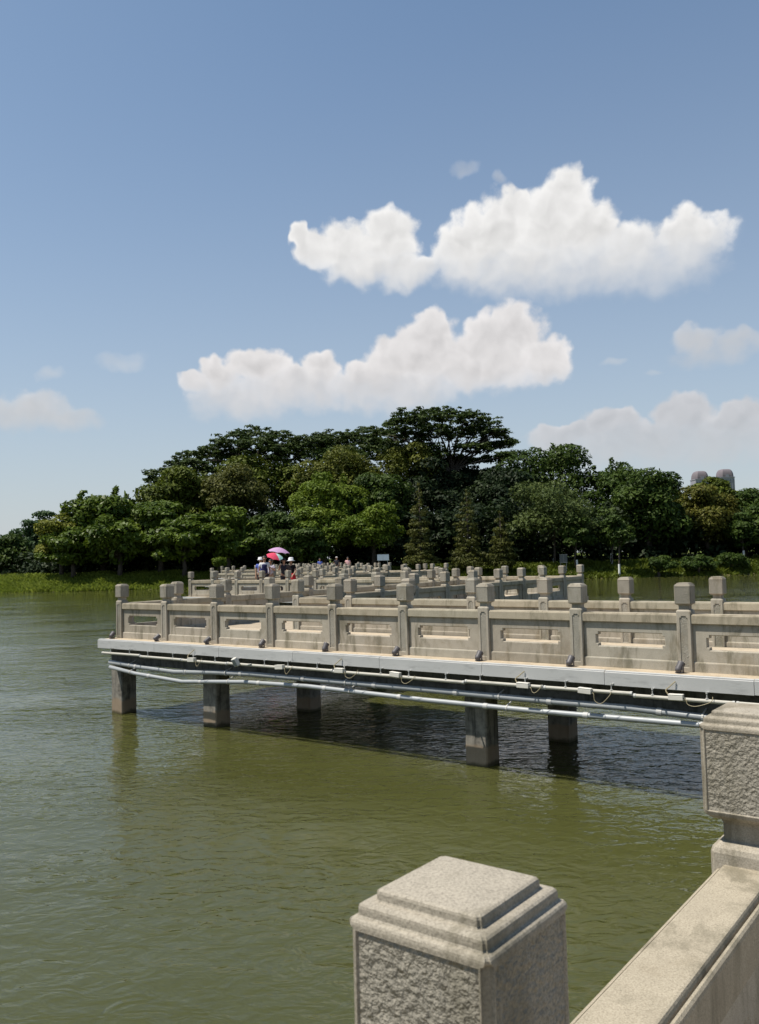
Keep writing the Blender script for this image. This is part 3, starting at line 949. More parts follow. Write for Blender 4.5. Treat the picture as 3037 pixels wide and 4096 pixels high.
def limb(b, p0, p1, r0, r1, rng, sag=0.12, n=6):
    p0 = Vector(p0); p1 = Vector(p1); L = (p1 - p0).length
    pts = []
    o = Vector(rng.normal(size=3)) * L * 0.06
    for i in range(n):
        t = i / (n - 1)
        p = p0.lerp(p1, t) + o * math.sin(t * math.pi)
        p.z += L * sag * math.sin(t * math.pi)
        pts.append(p)
    b.tube(pts, [r0 + (r1 - r0) * i / (n - 1) for i in range(n)], 7)
def finish_tree(name, base, bark, V_, T_, palette, label, cat='tree', group=None, lime=0.0, r0=0.2):
    e_ = empty(name, base)
    tag(e_, label, cat, group)
    if bark is not None:
        t = bark.build('trunk', M['bark'], e_, True)
        if lime > 0:
            s = MB(); s.tube([(0, 0, -0.1), (0, 0, lime * 0.5), (0, 0, lime)], [r0 * 1.18, r0 * 1.1, r0 * 1.06], 10, cap=False)
            s.build('limewash_band', M['lime'], t)
    obj('crown', leaf_mesh('crown', V_, T_, PAL[palette]), e_)
    return e_
def broad(name, X, Y, zc, rx, rz, palette, label, seed, leaf=0.30, n=9000, clumps=26, ry=None, lime=0, spiky=0.0, group='trees on the island', cat='tree', flatc=0.75, tr=None):
    rng = np.random.default_rng(seed)
    gz = ground_z(X, Y)
    base = Vector((X, Y, gz - 0.1))
    ry = ry or min(rx, 5.0)
    C_, R_ = [], []
    tries = 0
    while len(C_) < clumps:
        d = rng.normal(size=3); d /= np.linalg.norm(d)
        if d[2] < -0.55 or d[1] > 0.75:
            continue
        f = 0.50 + 0.38 * rng.random()
        c = np.array([d[0] * rx * f, d[1] * ry * f, d[2] * rz * f])
        s = 0.24 + 0.16 * rng.random()
        C_.append(c + np.array([0, 0, zc - base.z]))
        rr_ = s * (rx * 0.55 + rz * 0.45)
        R_.append((rr_ * 1.12, rr_ * 1.05, rr_ * flatc))
    # fill the heart of the crown
    C_.append(np.array([0, 0, zc - base.z])); R_.append((rx * 0.62, ry * 0.62, rz * 0.62))
    if spiky:
        for k in range(int(spiky)):
            a = rng.uniform(-0.8, 0.8)
            c = np.array([a * rx, rng.uniform(-0.3, 0.3) * ry, math.sqrt(max(0.05, 1 - a * a)) * rz * rng.uniform(0.9, 1.0)]) + np.array([0, 0, zc - base.z])
            C_.append(c); R_.append((0.30, 0.30, 0.75 * rng.uniform(0.6, 1.3)))
    vol = np.array([r_[0] * r_[2] for r_ in R_]); cnt = vol / vol.sum() * n
    V_, T_ = leaf_cloud(rng, C_, R_, cnt, leaf)
    b = MB()
    th = max(0.8, zc - base.z - rz * 0.25)
    r0 = tr or (0.10 + 0.028 * (rx + rz))
    b.tube([(0, 0, -0.2), (rng.normal() * 0.1, rng.normal() * .1, th * 0.4), (rng.normal() * 0.25, rng.normal() * .2, th)], [r0 * 1.15, r0 * 0.9, r0 * 0.7], 9)
    for c in C_[:max(5, clumps // 3)]:
        limb(b, (0, 0, th * rng.uniform(0.55, 0.98)), tuple(c * np.array([0.9, 0.9, 1.0])), r0 * 0.42, r0 * 0.12, rng)
    return finish_tree(name, base, b, V_, T_, palette, label, cat, group, lime, r0)
def rain_tree(name, X, Y, fork, pads, palette, label, seed, leaf=0.26, per=900):
    """umbrella tree: trunk, wide limbs, flat pads of leaves; pads are (x, y, z, rx, rz) in the world"""
    rng = np.random.default_rng(seed)
    base = Vector((X, Y, ground_z(X, Y) - 0.1))
    F = Vector((fork[0] - X, fork[1] - Y, fork[2] - base.z))
    b = MB()
    b.tube([(0, 0, -0.2), F * 0.5 + Vector((0.2, 0, 0)), F], [0.62, 0.50, 0.42], 10)
    C_, R_, N_ = [], [], []
    for (px, py, pz, rx, rz) in pads:
        c = np.array([px - X, py - Y, pz - base.z])
        k = int(14 * rx)
        for j in range(k):
            rr_ = math.sqrt(rng.random()) * rx * rng.uniform(0.85, 1.15); aa = rng.uniform(0, 2 * math.pi)
            q = rr_ / rx
            o = np.array([math.cos(aa) * rr_, math.sin(aa) * rr_, rz * (0.75 * (1 - q * q) - 0.35 + rng.normal() * 0.35)])
            s = rng.uniform(0.35, 1.0)
            C_.append(c + o); R_.append((s, s, s * rng.uniform(0.22, 0.40))); N_.append(per / 30.0 * s)
        tip = Vector(c) + Vector((0, 0, -rz * 0.4))
        limb(b, F * rng.uniform(0.86, 1.0), tip, 0.20, 0.05, rng, 0.10, 7)
        for j in range(3):
            e_ = tip + Vector((rng.uniform(-1, 1) * rx * 0.7, rng.uniform(-.7, .7) * rx, rz * 0.3))
            q = Vector((F + (tip - F) * rng.uniform(0.55, 0.8)))
            limb(b, q, e_, 0.075, 0.025, rng, 0.08, 5)
    V_, T_ = leaf_cloud(rng, C_, R_, N_, leaf, up=1.0, shell=0.35)
    return finish_tree(name, base, b, V_, T_, palette, label, 'tree', 'trees on the island')
def cypress(name, X, Y, ztop, zbot, rx, palette, label, seed, leaf=0.16, n=5500):
    rng = np.random.default_rng(seed)
    base = Vector((X, Y, ground_z(X, Y) - 0.1))
    H = ztop - base.z; zb = zbot - base.z
    C_, R_ = [], []
    b = MB()
    b.tube([(0, 0, -0.2), (0.05, 0, H * 0.5), (0, 0, H * 0.97)], [0.16, 0.11, 0.02], 8)
    m_l = 16
    for i in range(m_l):
        t = i / (m_l - 1)
        z = zb + (H - zb) * t
        w_ = 1.3 * rx * (1 - t) ** 0.85 * rng.uniform(0.6, 1.15) + 0.15
        k = max(2, int(6 * (1 - t) + 2))
        for j in range(k):
            a = 2 * math.pi * (j + rng.random() * 0.8) / k
            rr_ = w_ * rng.uniform(0.5, 0.75)
            c = np.array([math.cos(a) * rr_, math.sin(a) * rr_, z + rng.normal() * 0.15])
            C_.append(c); R_.append((w_ * 0.30 + 0.10, w_ * 0.30 + 0.10, 0.20 + 0.16 * (1 - t)))
            limb(b, (0, 0, z - 0.25), tuple(c), 0.035, 0.012, rng, 0.05, 4)
    vol = np.array([r_[0] * r_[2] for r_ in R_]); cnt = vol / vol.sum() * n
    V_, T_ = leaf_cloud(rng, C_, R_, cnt, leaf, up=0.2)
    return finish_tree(name, base, b, V_, T_, palette, label, 'tree', 'trees on the island')

broad('dark_tree', -61.1, 140.0, 5.0, 3.5, 4.0, 'bluegreen', 'small dark tree cut off by the left edge of the picture', 11, n=5000)
broad('dark_tree', -54.3, 138.0, 7.7, 4.1, 4.9, 'bluegreen', 'flat-topped blue-green tree at the left tip of the island', 12, n=7000, flatc=0.45)
broad('yellow_tree', -42.2, 113.0, 6.0, 3.7, 4.1, 'yellow', 'yellow-tinged bushy tree at the left end of the grassy bank', 13, n=8000, leaf=0.24)
broad('large_leaved_tree', -37.7, 116.0, 7.9, 5.1, 5.6, 'glossy', 'large-leaved tree with upright shoots left of the canopy slope', 14, n=11000, leaf=0.34, spiky=9)
broad('large_leaved_tree', -33.6, 110.0, 5.6, 4.1, 4.0, 'glossy', 'low glossy tree hanging over the bank right of the yellow tree', 15, n=8000, leaf=0.34)
broad('large_leaved_tree', -28.8, 112.0, 7.0, 4.8, 5.1, 'glossy', 'glossy tree with drooping tiers left of the bridge corner', 16, n=10000, leaf=0.34, flatc=0.5)
broad('broad_tree', -29.8, 124.0, 11.8, 5.9, 5.8, 'mid', 'mid-green tree filling the slope below the left umbrella tree', 17, n=10000)
broad('large_leaved_tree', -19.8, 111.0, 6.3, 4.4, 4.5, 'glossy', 'glossy dark tree directly left of the umbrellas', 18, n=10000, leaf=0.34, flatc=0.5)
broad('large_leaved_tree', -14.1, 113.0, 5.9, 3.9, 4.3, 'deep', 'dark leafy tree directly behind the pink umbrella', 19, n=9000, leaf=0.32, flatc=0.55)
broad('brown_tree', -20.2, 122.0, 12.8, 5.3, 5.1, 'brown', 'brownish tree below the crown of the left umbrella tree', 20, n=10000, leaf=0.24)
broad('olive_tree', -6.2, 128.0, 14.4, 7.1, 5.6, 'olive', 'broad olive tree in the middle of the wood', 21, n=12000, leaf=0.26)
broad('bright_tree', -7.7, 116.0, 10.6, 5.4, 4.0, 'yellowgreen', 'upper bright yellow-green tree in the middle of the wood', 22, n=11000, leaf=0.22, spiky=6)
broad('bright_tree', -7.3, 111.0, 6.9, 3.8, 3.8, 'yellowgreen', 'bright yellow-green tree right of the pink umbrella', 23, n=10000, leaf=0.22, spiky=4)
broad('bright_tree', -0.9, 112.0, 7.0, 4.6, 3.9, 'yellowgreen', 'bright feathery tree just left of the first conifer', 24, n=10000, leaf=0.22, spiky=6)
broad('deep_green_tree', -0.4, 121.0, 10.3, 5.4, 5.1, 'deep', 'deep green round tree behind the bright feathery tree', 25, n=10000)
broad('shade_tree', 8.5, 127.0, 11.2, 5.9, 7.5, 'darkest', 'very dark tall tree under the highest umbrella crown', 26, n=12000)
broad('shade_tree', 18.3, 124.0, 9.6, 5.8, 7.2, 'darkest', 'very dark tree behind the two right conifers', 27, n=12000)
broad('dome_tree', 25.9, 127.0, 12.6, 7.8, 6.6, 'deep', 'large dome-shaped dark green tree right of the highest crown', 28, n=15000, spiky=6)
broad('grey_green_tree', 22.5, 111.0, 8.0, 5.6, 5.5, 'olivegrey', 'loose grey-green tree with slender trunk at the right shore', 29, n=13000, leaf=0.2, lime=1.1, tr=0.16)
broad('deep_green_tree', 33.4, 123.0, 9.7, 4.7, 6.7, 'deep', 'tall dark tree with ragged top right of the dome-shaped tree', 30, n=12000, spiky=5)
broad('deep_green_tree', 35.8, 114.0, 7.9, 4.6, 6.3, 'deep', 'dense dark tree left of the yellowing tree', 31, n=13000)
broad('yellowing_tree', 44.3, 116.0, 7.0, 4.4, 5.2, 'autumn', 'yellowing orange-tinged tree below the distant domed tower', 32, n=11000, leaf=0.24)
broad('deep_green_tree', 46.4, 119.0, 10.1, 3.1, 2.9, 'mid', 'green tree top just under the domed tower', 33, n=6000)
broad('deep_green_tree', 50.3, 118.0, 6.5, 3.6, 5.4, 'deep', 'dark tree at the right edge of the picture', 34, n=9000)
broad('deep_green_tree', 51.8, 113.0, 5.6, 2.8, 5.1, 'deep', 'dark tree half cut off by the right edge', 35, n=8000)
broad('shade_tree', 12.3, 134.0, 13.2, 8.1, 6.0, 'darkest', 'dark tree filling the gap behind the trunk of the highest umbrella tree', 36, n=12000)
broad('deep_green_tree', -6.6, 136.0, 14.4, 10.5, 6.0, 'deep', 'wide dark tree behind the olive tree', 37, n=13000)
broad('broad_tree', -29.3, 126.0, 10.1, 5.0, 5.4, 'deep', 'dark tree on the left slope under the lowest umbrella pads', 38, n=10000)
broad('olive_tree', 4.6, 129.0, 16.3, 4.8, 4.1, 'olive', 'olive-green tree top just left below the highest crown', 39, n=8000, leaf=0.26)
broad('broad_tree', -36.9, 122.0, 8.3, 4.2, 4.4, 'mid', 'mid-green tree behind the upright-shoot tree at left', 40, n=8000)
broad('broad_tree', -17.7, 131.0, 13.4, 8.0, 6.2, 'mid', 'mid-green tree behind the trunk of the left umbrella tree', 41, n=14000)
broad('broad_tree', -27.5, 129.0, 11.7, 6.2, 5.7, 'mid', 'leafy tree directly below the left pads of the left umbrella tree', 42, n=11000)
broad('deep_green_tree', 40.6, 121.0, 7.6, 4.3, 5.3, 'mid', 'green tree between the ragged tree and the yellowing tree', 43, n=9000)
broad('large_leaved_tree', -25.1, 109.0, 5.7, 4.1, 3.7, 'glossy', 'low glossy tree hanging over the bank left of the bridge corner', 44, n=9000, leaf=0.34, flatc=0.5)
broad('large_leaved_tree', -10.2, 109.5, 5.1, 3.8, 3.3, 'deep', 'low dark tree just right of the pink umbrella', 45, n=8000, leaf=0.3, flatc=0.5)
broad('large_leaved_tree', -39.9, 111.0, 5.4, 4.2, 3.5, 'glossy', 'low dark tree under the yellow-tinged tree on the left bank', 46, n=7000, leaf=0.32, flatc=0.5)
broad('dark_tree', -53.3, 122.0, 4.4, 3.6, 3.1, 'deep', 'low bushy tree filling the left edge of the picture', 47, n=6000)
broad('slender_tree', 29.1, 104.6, 5.3, 2.0, 2.4, 'deep', 'slender tree with bright whitewashed foot nearest the right water edge', 48, n=3500, leaf=0.22, lime=1.5, tr=0.12, clumps=14)
broad('slender_tree', 29.4, 109.0, 5.4, 2.1, 2.5, 'deep', 'slender leaning tree with whitewashed foot just left of the brightest one', 49, n=3500, leaf=0.22, lime=1.5, tr=0.12, clumps=14)
broad('slender_tree', 24.5, 107.0, 5.5, 2.1, 2.5, 'deep', 'slender tree with whitewashed foot right of the grey-green tree', 50, n=3500, leaf=0.22, lime=1.5, tr=0.12, clumps=14)
broad('slender_tree', 47.5, 112.0, 5.0, 2.2, 2.6, 'deep', 'thin tree with whitewashed foot near the right edge', 51, n=3500, leaf=0.22, lime=1.5, tr=0.12, clumps=14)
broad('shrub', 38.7, 104.5, 1.4, 2.2, 1.1, 'deep', 'low shrub at the right water edge below the yellowing tree', 52, n=3500, leaf=0.18, clumps=12, cat='shrub', group='shrubs along the shore')
broad('shrub', 43.4, 106.0, 1.5, 2.6, 1.1, 'deep', 'low dark shrub at the water edge near the right border', 53, n=3500, leaf=0.18, clumps=12, cat='shrub', group='shrubs along the shore')
broad('shrub', 33.8, 104.0, 1.4, 1.9, 1.1, 'deep', 'low shrub at the water edge right of the whitewashed tree', 54, n=3500, leaf=0.18, clumps=12, cat='shrub', group='shrubs along the shore')
broad('shrub', -19.8, 104.5, 3.1, 1.1, 0.9, 'yellowgreen', 'small yellow-green shrub on the bank just left of the umbrellas', 55, n=2200, leaf=0.16, clumps=8, cat='shrub', group='shrubs along the shore')
cypress('conifer', 5.0, 107.0, 12.2, 2.5, 1.82, 'cypress', 'feathery brown-green conifer left of the other two', 56)
cypress('conifer', 11.0, 107.5, 11.5, 2.0, 2.31, 'cypress', 'tall feathery conifer in the middle of the three', 57)
cypress('conifer', 15.0, 106.5, 8.2, 2.0, 1.84, 'cypress', 'short feathery conifer right of the other two', 58)
rain_tree('umbrella_tree', -19.1, 135.0, (-18.9, 135.0, 17.0), [(-19.3, 139.0, 23.8, 4.9, 1.49), (-22.2, 136.1, 22.5, 4.4, 1.28), (-15.4, 134.4, 22.1, 3.5, 1.45), (-24.4, 135.5, 21.2, 3.9, 1.09), (-16.6, 137.9, 21.0, 4.4, 1.30), (-28.8, 138.9, 20.7, 4.5, 1.12), (-30.1, 131.6, 18.5, 3.4, 1.06), (-21.0, 137.6, 19.9, 4.4, 1.11), (-33.1, 132.2, 17.1, 3.4, 0.89), (-35.4, 136.8, 16.5, 2.2, 0.74), (-11.8, 134.7, 21.6, 3.0, 1.27), (-24.8, 137.8, 19.7, 5.3, 1.48), (-18.9, 133.5, 21.1, 5.2, 1.62), (-14.0, 134.1, 19.7, 4.3, 1.44), (-28.2, 132.6, 17.7, 4.3, 1.25)], 'rain', 'left umbrella tree with flat spreading crown above the wood', 501, per=1500)
rain_tree('umbrella_tree', -6.0, 142.0, (-5.6, 142.0, 18.1), [(-10.7, 139.1, 22.5, 4.5, 1.31), (-6.2, 141.0, 23.3, 4.6, 1.33), (-2.5, 144.5, 23.7, 4.7, 1.36), (0.6, 141.7, 22.2, 3.7, 1.52), (-7.9, 142.0, 21.3, 5.5, 1.53), (-3.2, 138.5, 20.3, 5.4, 1.68), (-10.3, 143.8, 21.2, 5.6, 1.93), (-4.9, 145.5, 22.8, 6.6, 1.96), (1.3, 142.9, 20.8, 4.6, 1.73)], 'rain', 'flat-topped umbrella tree between the two taller crowns', 502, per=1500)
rain_tree('umbrella_tree', 11.0, 131.0, (11.4, 131.0, 16.6), [(4.2, 130.3, 23.9, 3.8, 1.14), (6.9, 129.0, 24.5, 4.6, 1.21), (10.4, 132.6, 25.1, 5.1, 1.34), (13.4, 131.1, 24.4, 4.2, 1.23), (15.9, 134.2, 23.7, 3.9, 1.26), (1.3, 128.2, 22.2, 3.1, 0.95), (3.5, 133.6, 22.0, 4.7, 1.26), (7.6, 129.9, 22.2, 5.0, 1.40), (12.3, 134.9, 22.8, 5.2, 1.45), (16.3, 132.0, 21.9, 3.8, 1.06), (17.8, 130.0, 21.8, 2.3, 0.87), (20.2, 132.1, 20.6, 1.7, 0.71), (18.1, 134.8, 20.5, 3.5, 0.63), (19.9, 127.6, 18.1, 2.3, 0.43), (14.5, 129.5, 19.5, 3.8, 0.70), (5.5, 131.9, 19.8, 5.1, 1.42), (8.2, 130.0, 18.7, 4.2, 1.05), (12.8, 134.1, 18.2, 3.0, 0.45), (16.9, 131.7, 17.9, 3.8, 0.53)], 'rain', 'highest umbrella tree with sky showing through its right branches', 503, per=1300)

# thicket under and behind the trees, canopy shade put into its leaf colour: nobody could count it
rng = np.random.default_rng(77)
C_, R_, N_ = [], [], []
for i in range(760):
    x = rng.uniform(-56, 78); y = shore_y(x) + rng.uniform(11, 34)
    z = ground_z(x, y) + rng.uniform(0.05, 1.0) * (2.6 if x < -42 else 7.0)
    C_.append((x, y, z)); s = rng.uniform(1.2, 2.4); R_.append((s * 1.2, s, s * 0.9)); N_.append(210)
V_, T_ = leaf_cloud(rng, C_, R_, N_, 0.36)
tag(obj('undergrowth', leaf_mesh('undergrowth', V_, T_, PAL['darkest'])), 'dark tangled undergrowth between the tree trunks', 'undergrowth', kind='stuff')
# a far wood beyond the lake
C_, R_, N_ = [], [], []
for i in range(230):
    x = rng.uniform(-420, 420); y = rng.uniform(450, 520); s = rng.uniform(4, 8)
    C_.append((x, y, 2 + s * 0.7)); R_.append((s * 1.2, s, s)); N_.append(110)
V_, T_ = leaf_cloud(rng, C_, R_, N_, 1.4)
tag(obj('far_wood', leaf_mesh('far_wood', V_, T_, PAL['bluegreen'])), 'far line of woods across the lake', 'wood', kind='stuff')
# grass and weeds on the bank
def bank_grass(name, xa, xb, n, seed, palette, label, hmin, hmax, dmin, dmax):
    rng = np.random.default_rng(seed)
    x = rng.uniform(xa, xb, n); d = dmin + (dmax - dmin) * rng.random(n) ** 1.1
    y = np.array([shore_y(a) for a in x]) + d
    z = np.array([ground_z(a, b_) for a, b_ in zip(x, y)])
    ok = z > -0.05
    x, y, z = x[ok], y[ok], z[ok]; n = len(x)
    clump = 0.5 + 0.5 * np.sin(x * 0.9 + 1.3 * np.sin(y * 0.7)) * np.cos(y * 0.8 + x * 0.31)
    h = (hmin + (hmax - hmin) * rng.random(n)) * (0.6 + 0.7 * clump)
    a = rng.uniform(0, 2 * math.pi, n)
    wv = np.stack([np.cos(a), np.sin(a), np.zeros(n)], 1) * (0.07 + 0.13 * rng.random(n))[:, None]
    lean = rng.normal(size=(n, 3)) * 0.7 * h[:, None]; lean[:, 2] = 0
    p = np.stack([x, y, z - 0.03], 1)
    up_ = np.stack([np.zeros(n), np.zeros(n), h], 1)
    V_ = np.stack([p - wv, p + wv, p + wv * 0.8 + lean * 0.6 + up_ * 0.6, p + lean + up_], 1)
    T_ = np.clip(0.35 + 0.4 * clump + rng.normal(size=n) * 0.16, 0, 1)
    tag(obj(name, leaf_mesh(name, V_, T_, PAL[palette])), label, 'grass', kind='stuff')
bank_grass('bank_grass', -60, -12, 42000, 3, 'bank', 'bright green grass and weeds on the left bank', 0.18, 0.60, 0.9, 12)
bank_grass('shore_grass', -12, 75, 42000, 4, 'mid', 'dull green grass along the shaded right shore', 0.18, 0.55, 0.2, 12)

# ================================================================== SIGNS
def board(name, X, Y, z0, w_, h_, m, label, rz=0.0):
    e_ = empty(name, (X, Y, ground_z(X, Y)), rz)
    tag(e_, label, 'sign')
    gz = ground_z(X, Y); a = z0 - gz
    b = MB(); b.box(-w_ / 2, w_ / 2, -0.03, 0.03, a, a + h_, bev=0.01); b.build('panel', m, e_)
    for s in (-1, 1):
        b = MB(); b.tube([(s * w_ * 0.38, 0.045, -0.2), (s * w_ * 0.38, 0.045, a + h_ * 0.9)], 0.03, 8); b.build('leg', M['bracket'], e_)
    b = MB()
    for x0, x1, z_0, z_1 in ((-w_ / 2 - .02, w_ / 2 + .02, a + h_ + .0005, a + h_ + .03), (-w_ / 2 - .02, w_ / 2 + .02, a - .03, a - .0005)):
        b.box(x0, x1, -0.035, 0.035, z_0, z_1)
    b.build('frame', M['bracket'], e_)
    b = MB(); b.box(-0.008, 0.008, -0.034, -0.0305, a + 0.02, a + h_ - 0.02); b.build('fold_line', M['bracket'], e_)
M['signface'] = painted('sign_pale_blue', (0.52, 0.60, 0.66), 0.4, 0.2)
M['signdark'] = painted('sign_grey', (0.10, 0.11, 0.115), 0.5, 0.2)
board('notice_board', 0.30, 106.0, 2.85, 1.45, 0.72, M['signface'], 'pale blue notice board on the shore at the far end of the bridge')
board('grey_board', 22.84, 107.0, 2.00, 0.95, 1.0, M['signdark'], 'dull grey board among the tree trunks at the right')

# ================================================================== FAR BUILDINGS
def tower(name, X, Y, parts, label):
    e_ = empty(name, (X, Y, 0)); tag(e_, label, 'building')
    mw_ = mat('tower_wall', (0.25, 0.25, 0.29), 0.8); mr = mat('tower_roof', (0.15, 0.13, 0.145), 0.8); mg = mat('tower_glass', (0.10, 0.11, 0.14), 0.3)  # distance haze is mixed into the bluish-grey wall and roof colours
    for (x0, x1, y0, y1, zt, dome) in parts:
        b = MB(); b.box(x0, x1, y0, y1, 0, zt); wl = b.build('wall', mw_, e_)
        n = max(2, int((x1 - x0) / 4.2))
        for i in range(n):
            xa = x0 + (x1 - x0) * (i + 0.28) / n; xb = x0 + (x1 - x0) * (i + 0.72) / n
            b = MB()
            z = zt - 42
            while z < zt - 2:
                b.box(xa, xb, y0 - 0.15, y0 - 0.05, z, z + 1.7); z += 3.1
            b.build('window', mg, wl)
        b = MB(); b.box(x0 - .6, x1 + .6, y0 - .6, y1 + .6, zt + .01, zt + 1.2); b.build('cornice', mw_, e_)
        if dome:
            rings = []
            cx, cy = (x0 + x1) / 2, (y0 + y1) / 2; hw, hd = (x1 - x0) / 2, (y1 - y0) / 2
            for t in np.linspace(0, 1, 8):
                s = math.cos(t * 1.25) ** 0.75
                z = zt + 1.21 + dome * math.sin(t * math.pi / 2)
                rings.append([(cx + hw * s * sx, cy + hd * s * sy, z) for sx, sy in ((-.7, -1), (.7, -1), (1, -.7), (1, .7), (.7, 1), (-.7, 1), (-1, .7), (-1, -.7))])
            b = MB(); b.loft(rings); rf = b.build('roof', mr, e_)
            b = MB(); b.box(cx - hw * .25, cx + hw * .25, y0 - .3, y0 + 3, zt + 1.3, zt + 1.2 + dome * .3); b.build('dormer', mw_, rf)
tower('apartment_tower', 512.2, 1300.0, [(-28.8, -7.8, 0, 22, 109.8, 12.5), (9.9, 31.2, 1, 23, 111.9, 12.5), (-7.9, 10.0, 3, 25, 112.4, 0)], 'distant grey apartment tower with twin brown domed roofs above the trees')
tower('tower_block', 444.8, 1500.0, [(-12, 14, 0, 20, 121.5, 0)], 'sliver of a pale far tower block between the treetops at the right')

# ================================================================== PEOPLE
SKIN = mat('skin', (0.36, 0.20, 0.13), 0.6)
HAIR = mat('hair_black', (0.015, 0.012, 0.011), 0.5)
HAIRG = mat('hair_grey', (0.40, 0.39, 0.38), 0.6)
def cloth(name, c):
    m = mat(name, c, 0.9, 0.1)
    g_ = NG(m); n_ = g_.noise(g_.pos(), 14, 3)
    g_.l.new(g_.bump(n_, 0.4, 0.03), g_.b.inputs['Normal'])
    return m
def skinned(name, verts, edges, radii, root, m, parent, sub=2):
    me = bpy.data.meshes.new(name)
    me.from_pydata([tuple(v) for v in verts], edges, [])
    me.materials.append(m)
    o = obj(name, me, parent)
    sk = o.modifiers.new('skin', 'SKIN'); sk.use_smooth_shade = True
    lay = me.skin_vertices[0] if me.skin_vertices else None
    if lay is None:
        bm = bmesh.new(); bm.from_mesh(me); bm.verts.layers.skin.verify(); bm.to_mesh(me); bm.free()
        lay = me.skin_vertices[0]
    for i, r_ in enumerate(radii):
        lay.data[i].radius = (r_, r_) if not isinstance(r_, tuple) else r_
        lay.data[i].use_root = (i == root)
    sb = o.modifiers.new('sub', 'SUBSURF'); sb.levels = sub; sb.render_levels = sub
    return o
def person(loc, face, h, label, top, bottom, hat=None, hair=HAIR, arms=None, skirt=False, vest=None, group=None):
    """face: heading angle of the view direction; arms: {side: (elbow, wrist)} in body coordinates (x right, y ahead, z up)"""
    e_ = empty('person', loc, face)
    tag(e_, label, 'person', group)
    k = h / 1.65
    S_ = lambda p: Vector(p) * k
    V_, E2, R2 = [], [], []
    def add(p, r_, par=None):
        V_.append(S_(p)); R2.append(r_ * k)
        if par is not None: E2.append((par, len(V_) - 1))
        return len(V_) - 1
    pel = add((0, 0, .90), .115)
    wst = add((0, 0.005, 1.06), .105, pel)
    chs = add((0, 0, 1.24), .125, wst)
    nkb = add((0, -0.01, 1.37), .060, chs)
    nk = add((0, 0.005, 1.43), .050, nkb)
    jw = add((0, 0.025, 1.475), .062, nk)
    hd = add((0, 0.015, 1.545), .084, jw)
    cr = add((0, 0.0, 1.60), .066, hd)
    ns = add((0, 0.112, 1.53), .012, hd)
    arms = arms or {}
    wr = {}
    for s in (-1, 1):
        sh = add((s * .165, 0, 1.32), .056, chs)
        el, ws_ = arms.get(s, ((s * .225, -0.01, 1.06), (s * .215, 0.06, .83)))
        e1 = add(el, .038, sh)
        w1 = add(ws_, .026, e1)
        d = (Vector(ws_) - Vector(el)).normalized()
        pm = add(tuple(Vector(ws_) + d * .06), .030, w1)
        wr[s] = Vector(ws_) + d * .09
        side = d.cross(Vector((0, 0, 1)) if abs(d.z) < .8 else Vector((0, 1, 0))).normalized()
        cl = d.cross(side)
        for f, L in ((-1.5, .060), (-.5, .075), (.5, .080), (1.5, .068)):
            b0 = Vector(ws_) + d * .085 + side * f * .016
            f1 = add(tuple(b0), .009, pm)
            f2 = add(tuple(b0 + d * L * .5 + cl * .012), .0085, f1)
            add(tuple(b0 + d * L * .85 + cl * .035), .008, f2)
        t1 = add(tuple(Vector(ws_) + d * .04 + side * .035), .011, w1)
        add(tuple(Vector(ws_) + d * .085 + side * .052), .009, t1)
        hp = add((s * .085, 0, .84), .088, pel)
        kn = add((s * .095, .02, .47), .055, hp)
        an = add((s * .095, -.01, .08), .038, kn)
        add((s * .105, .13, .03), .032, an)
    skinned('body', V_, E2, R2, pel, SKIN, e_)
    # shirt
    sv = [S_(p) for p in ((0, 0, .86), (0, .005, 1.06), (0, 0, 1.24), (0, -.01, 1.365), (-.17, 0, 1.315), (-.205, -.005, 1.17), (.17, 0, 1.315), (.205, -.005, 1.17))]
    for i, s in ((5, -1), (7, 1)):
        if s in arms:
            sv[i] = S_(Vector((s * .165, 0, 1.32)).lerp(Vector(arms[s][0]), .6))
    skinned('shirt', sv, [(0, 1), (1, 2), (2, 3), (2, 4), (4, 5), (2, 6), (6, 7)], [.150 * k, .130 * k, .142 * k, .072 * k, .070 * k, .062 * k, .070 * k, .062 * k], 0, top, e_)
    if vest is not None:
        skinned('vest', [S_(p) for p in ((0, 0.01, .84), (0, .012, 1.06), (0, .010, 1.25), (0, 0.0, 1.30))], [(0, 1), (1, 2), (2, 3)], [.165 * k, .146 * k, .158 * k, .13 * k], 0, vest, e_)
    if skirt:
        b = MB()
        b.loft([[((r_ + .012 * math.sin(6 * t)) * math.cos(t) * k, (r_ * .8 + .012 * math.sin(6 * t)) * math.sin(t) * k, z * k) for t in [2 * math.pi * q / 24 for q in range(24)]] for r_, z in ((.15, 1.0), (.185, .88), (.23, .70), (.27, .50))], True, False)
        b.build('skirt', bottom, e_, True)
    else:
        pv = [S_(p) for p in ((0, 0, .93), (-.085, 0, .83), (-.095, .02, .47), (-.095, -.01, .12), (.085, 0, .83), (.095, .02, .47), (.095, -.01, .12))]
        skinned('trousers', pv, [(0, 1), (1, 2), (2, 3), (0, 4), (4, 5), (5, 6)], [.135 * k, .105 * k, .075 * k, .060 * k, .105 * k, .075 * k, .060 * k], 0, bottom, e_)
    # hair: cap over crown and back of the head
    b = MB()
    rings = []
    for t in np.linspace(-0.25, 1.0, 8):
        a = t * math.pi / 2; r_ = max(0.004, math.cos(a)) * 0.103
        rings.append([(r_ * math.cos(q) * k, (r_ * 1.08 * math.sin(q) - .012 - (0.012 if math.sin(q) > .3 else 0)) * k, (1.565 + math.sin(a) * .098 + (0.03 if (math.sin(q) > .2 and t < .2) else 0)) * k) for q in [2 * math.pi * i / 16 for i in range(16)]])
    b.loft(rings, True, True)
    b.build('hair', hair, e_, True)
    # eyes, mouth and ears
    b = MB()
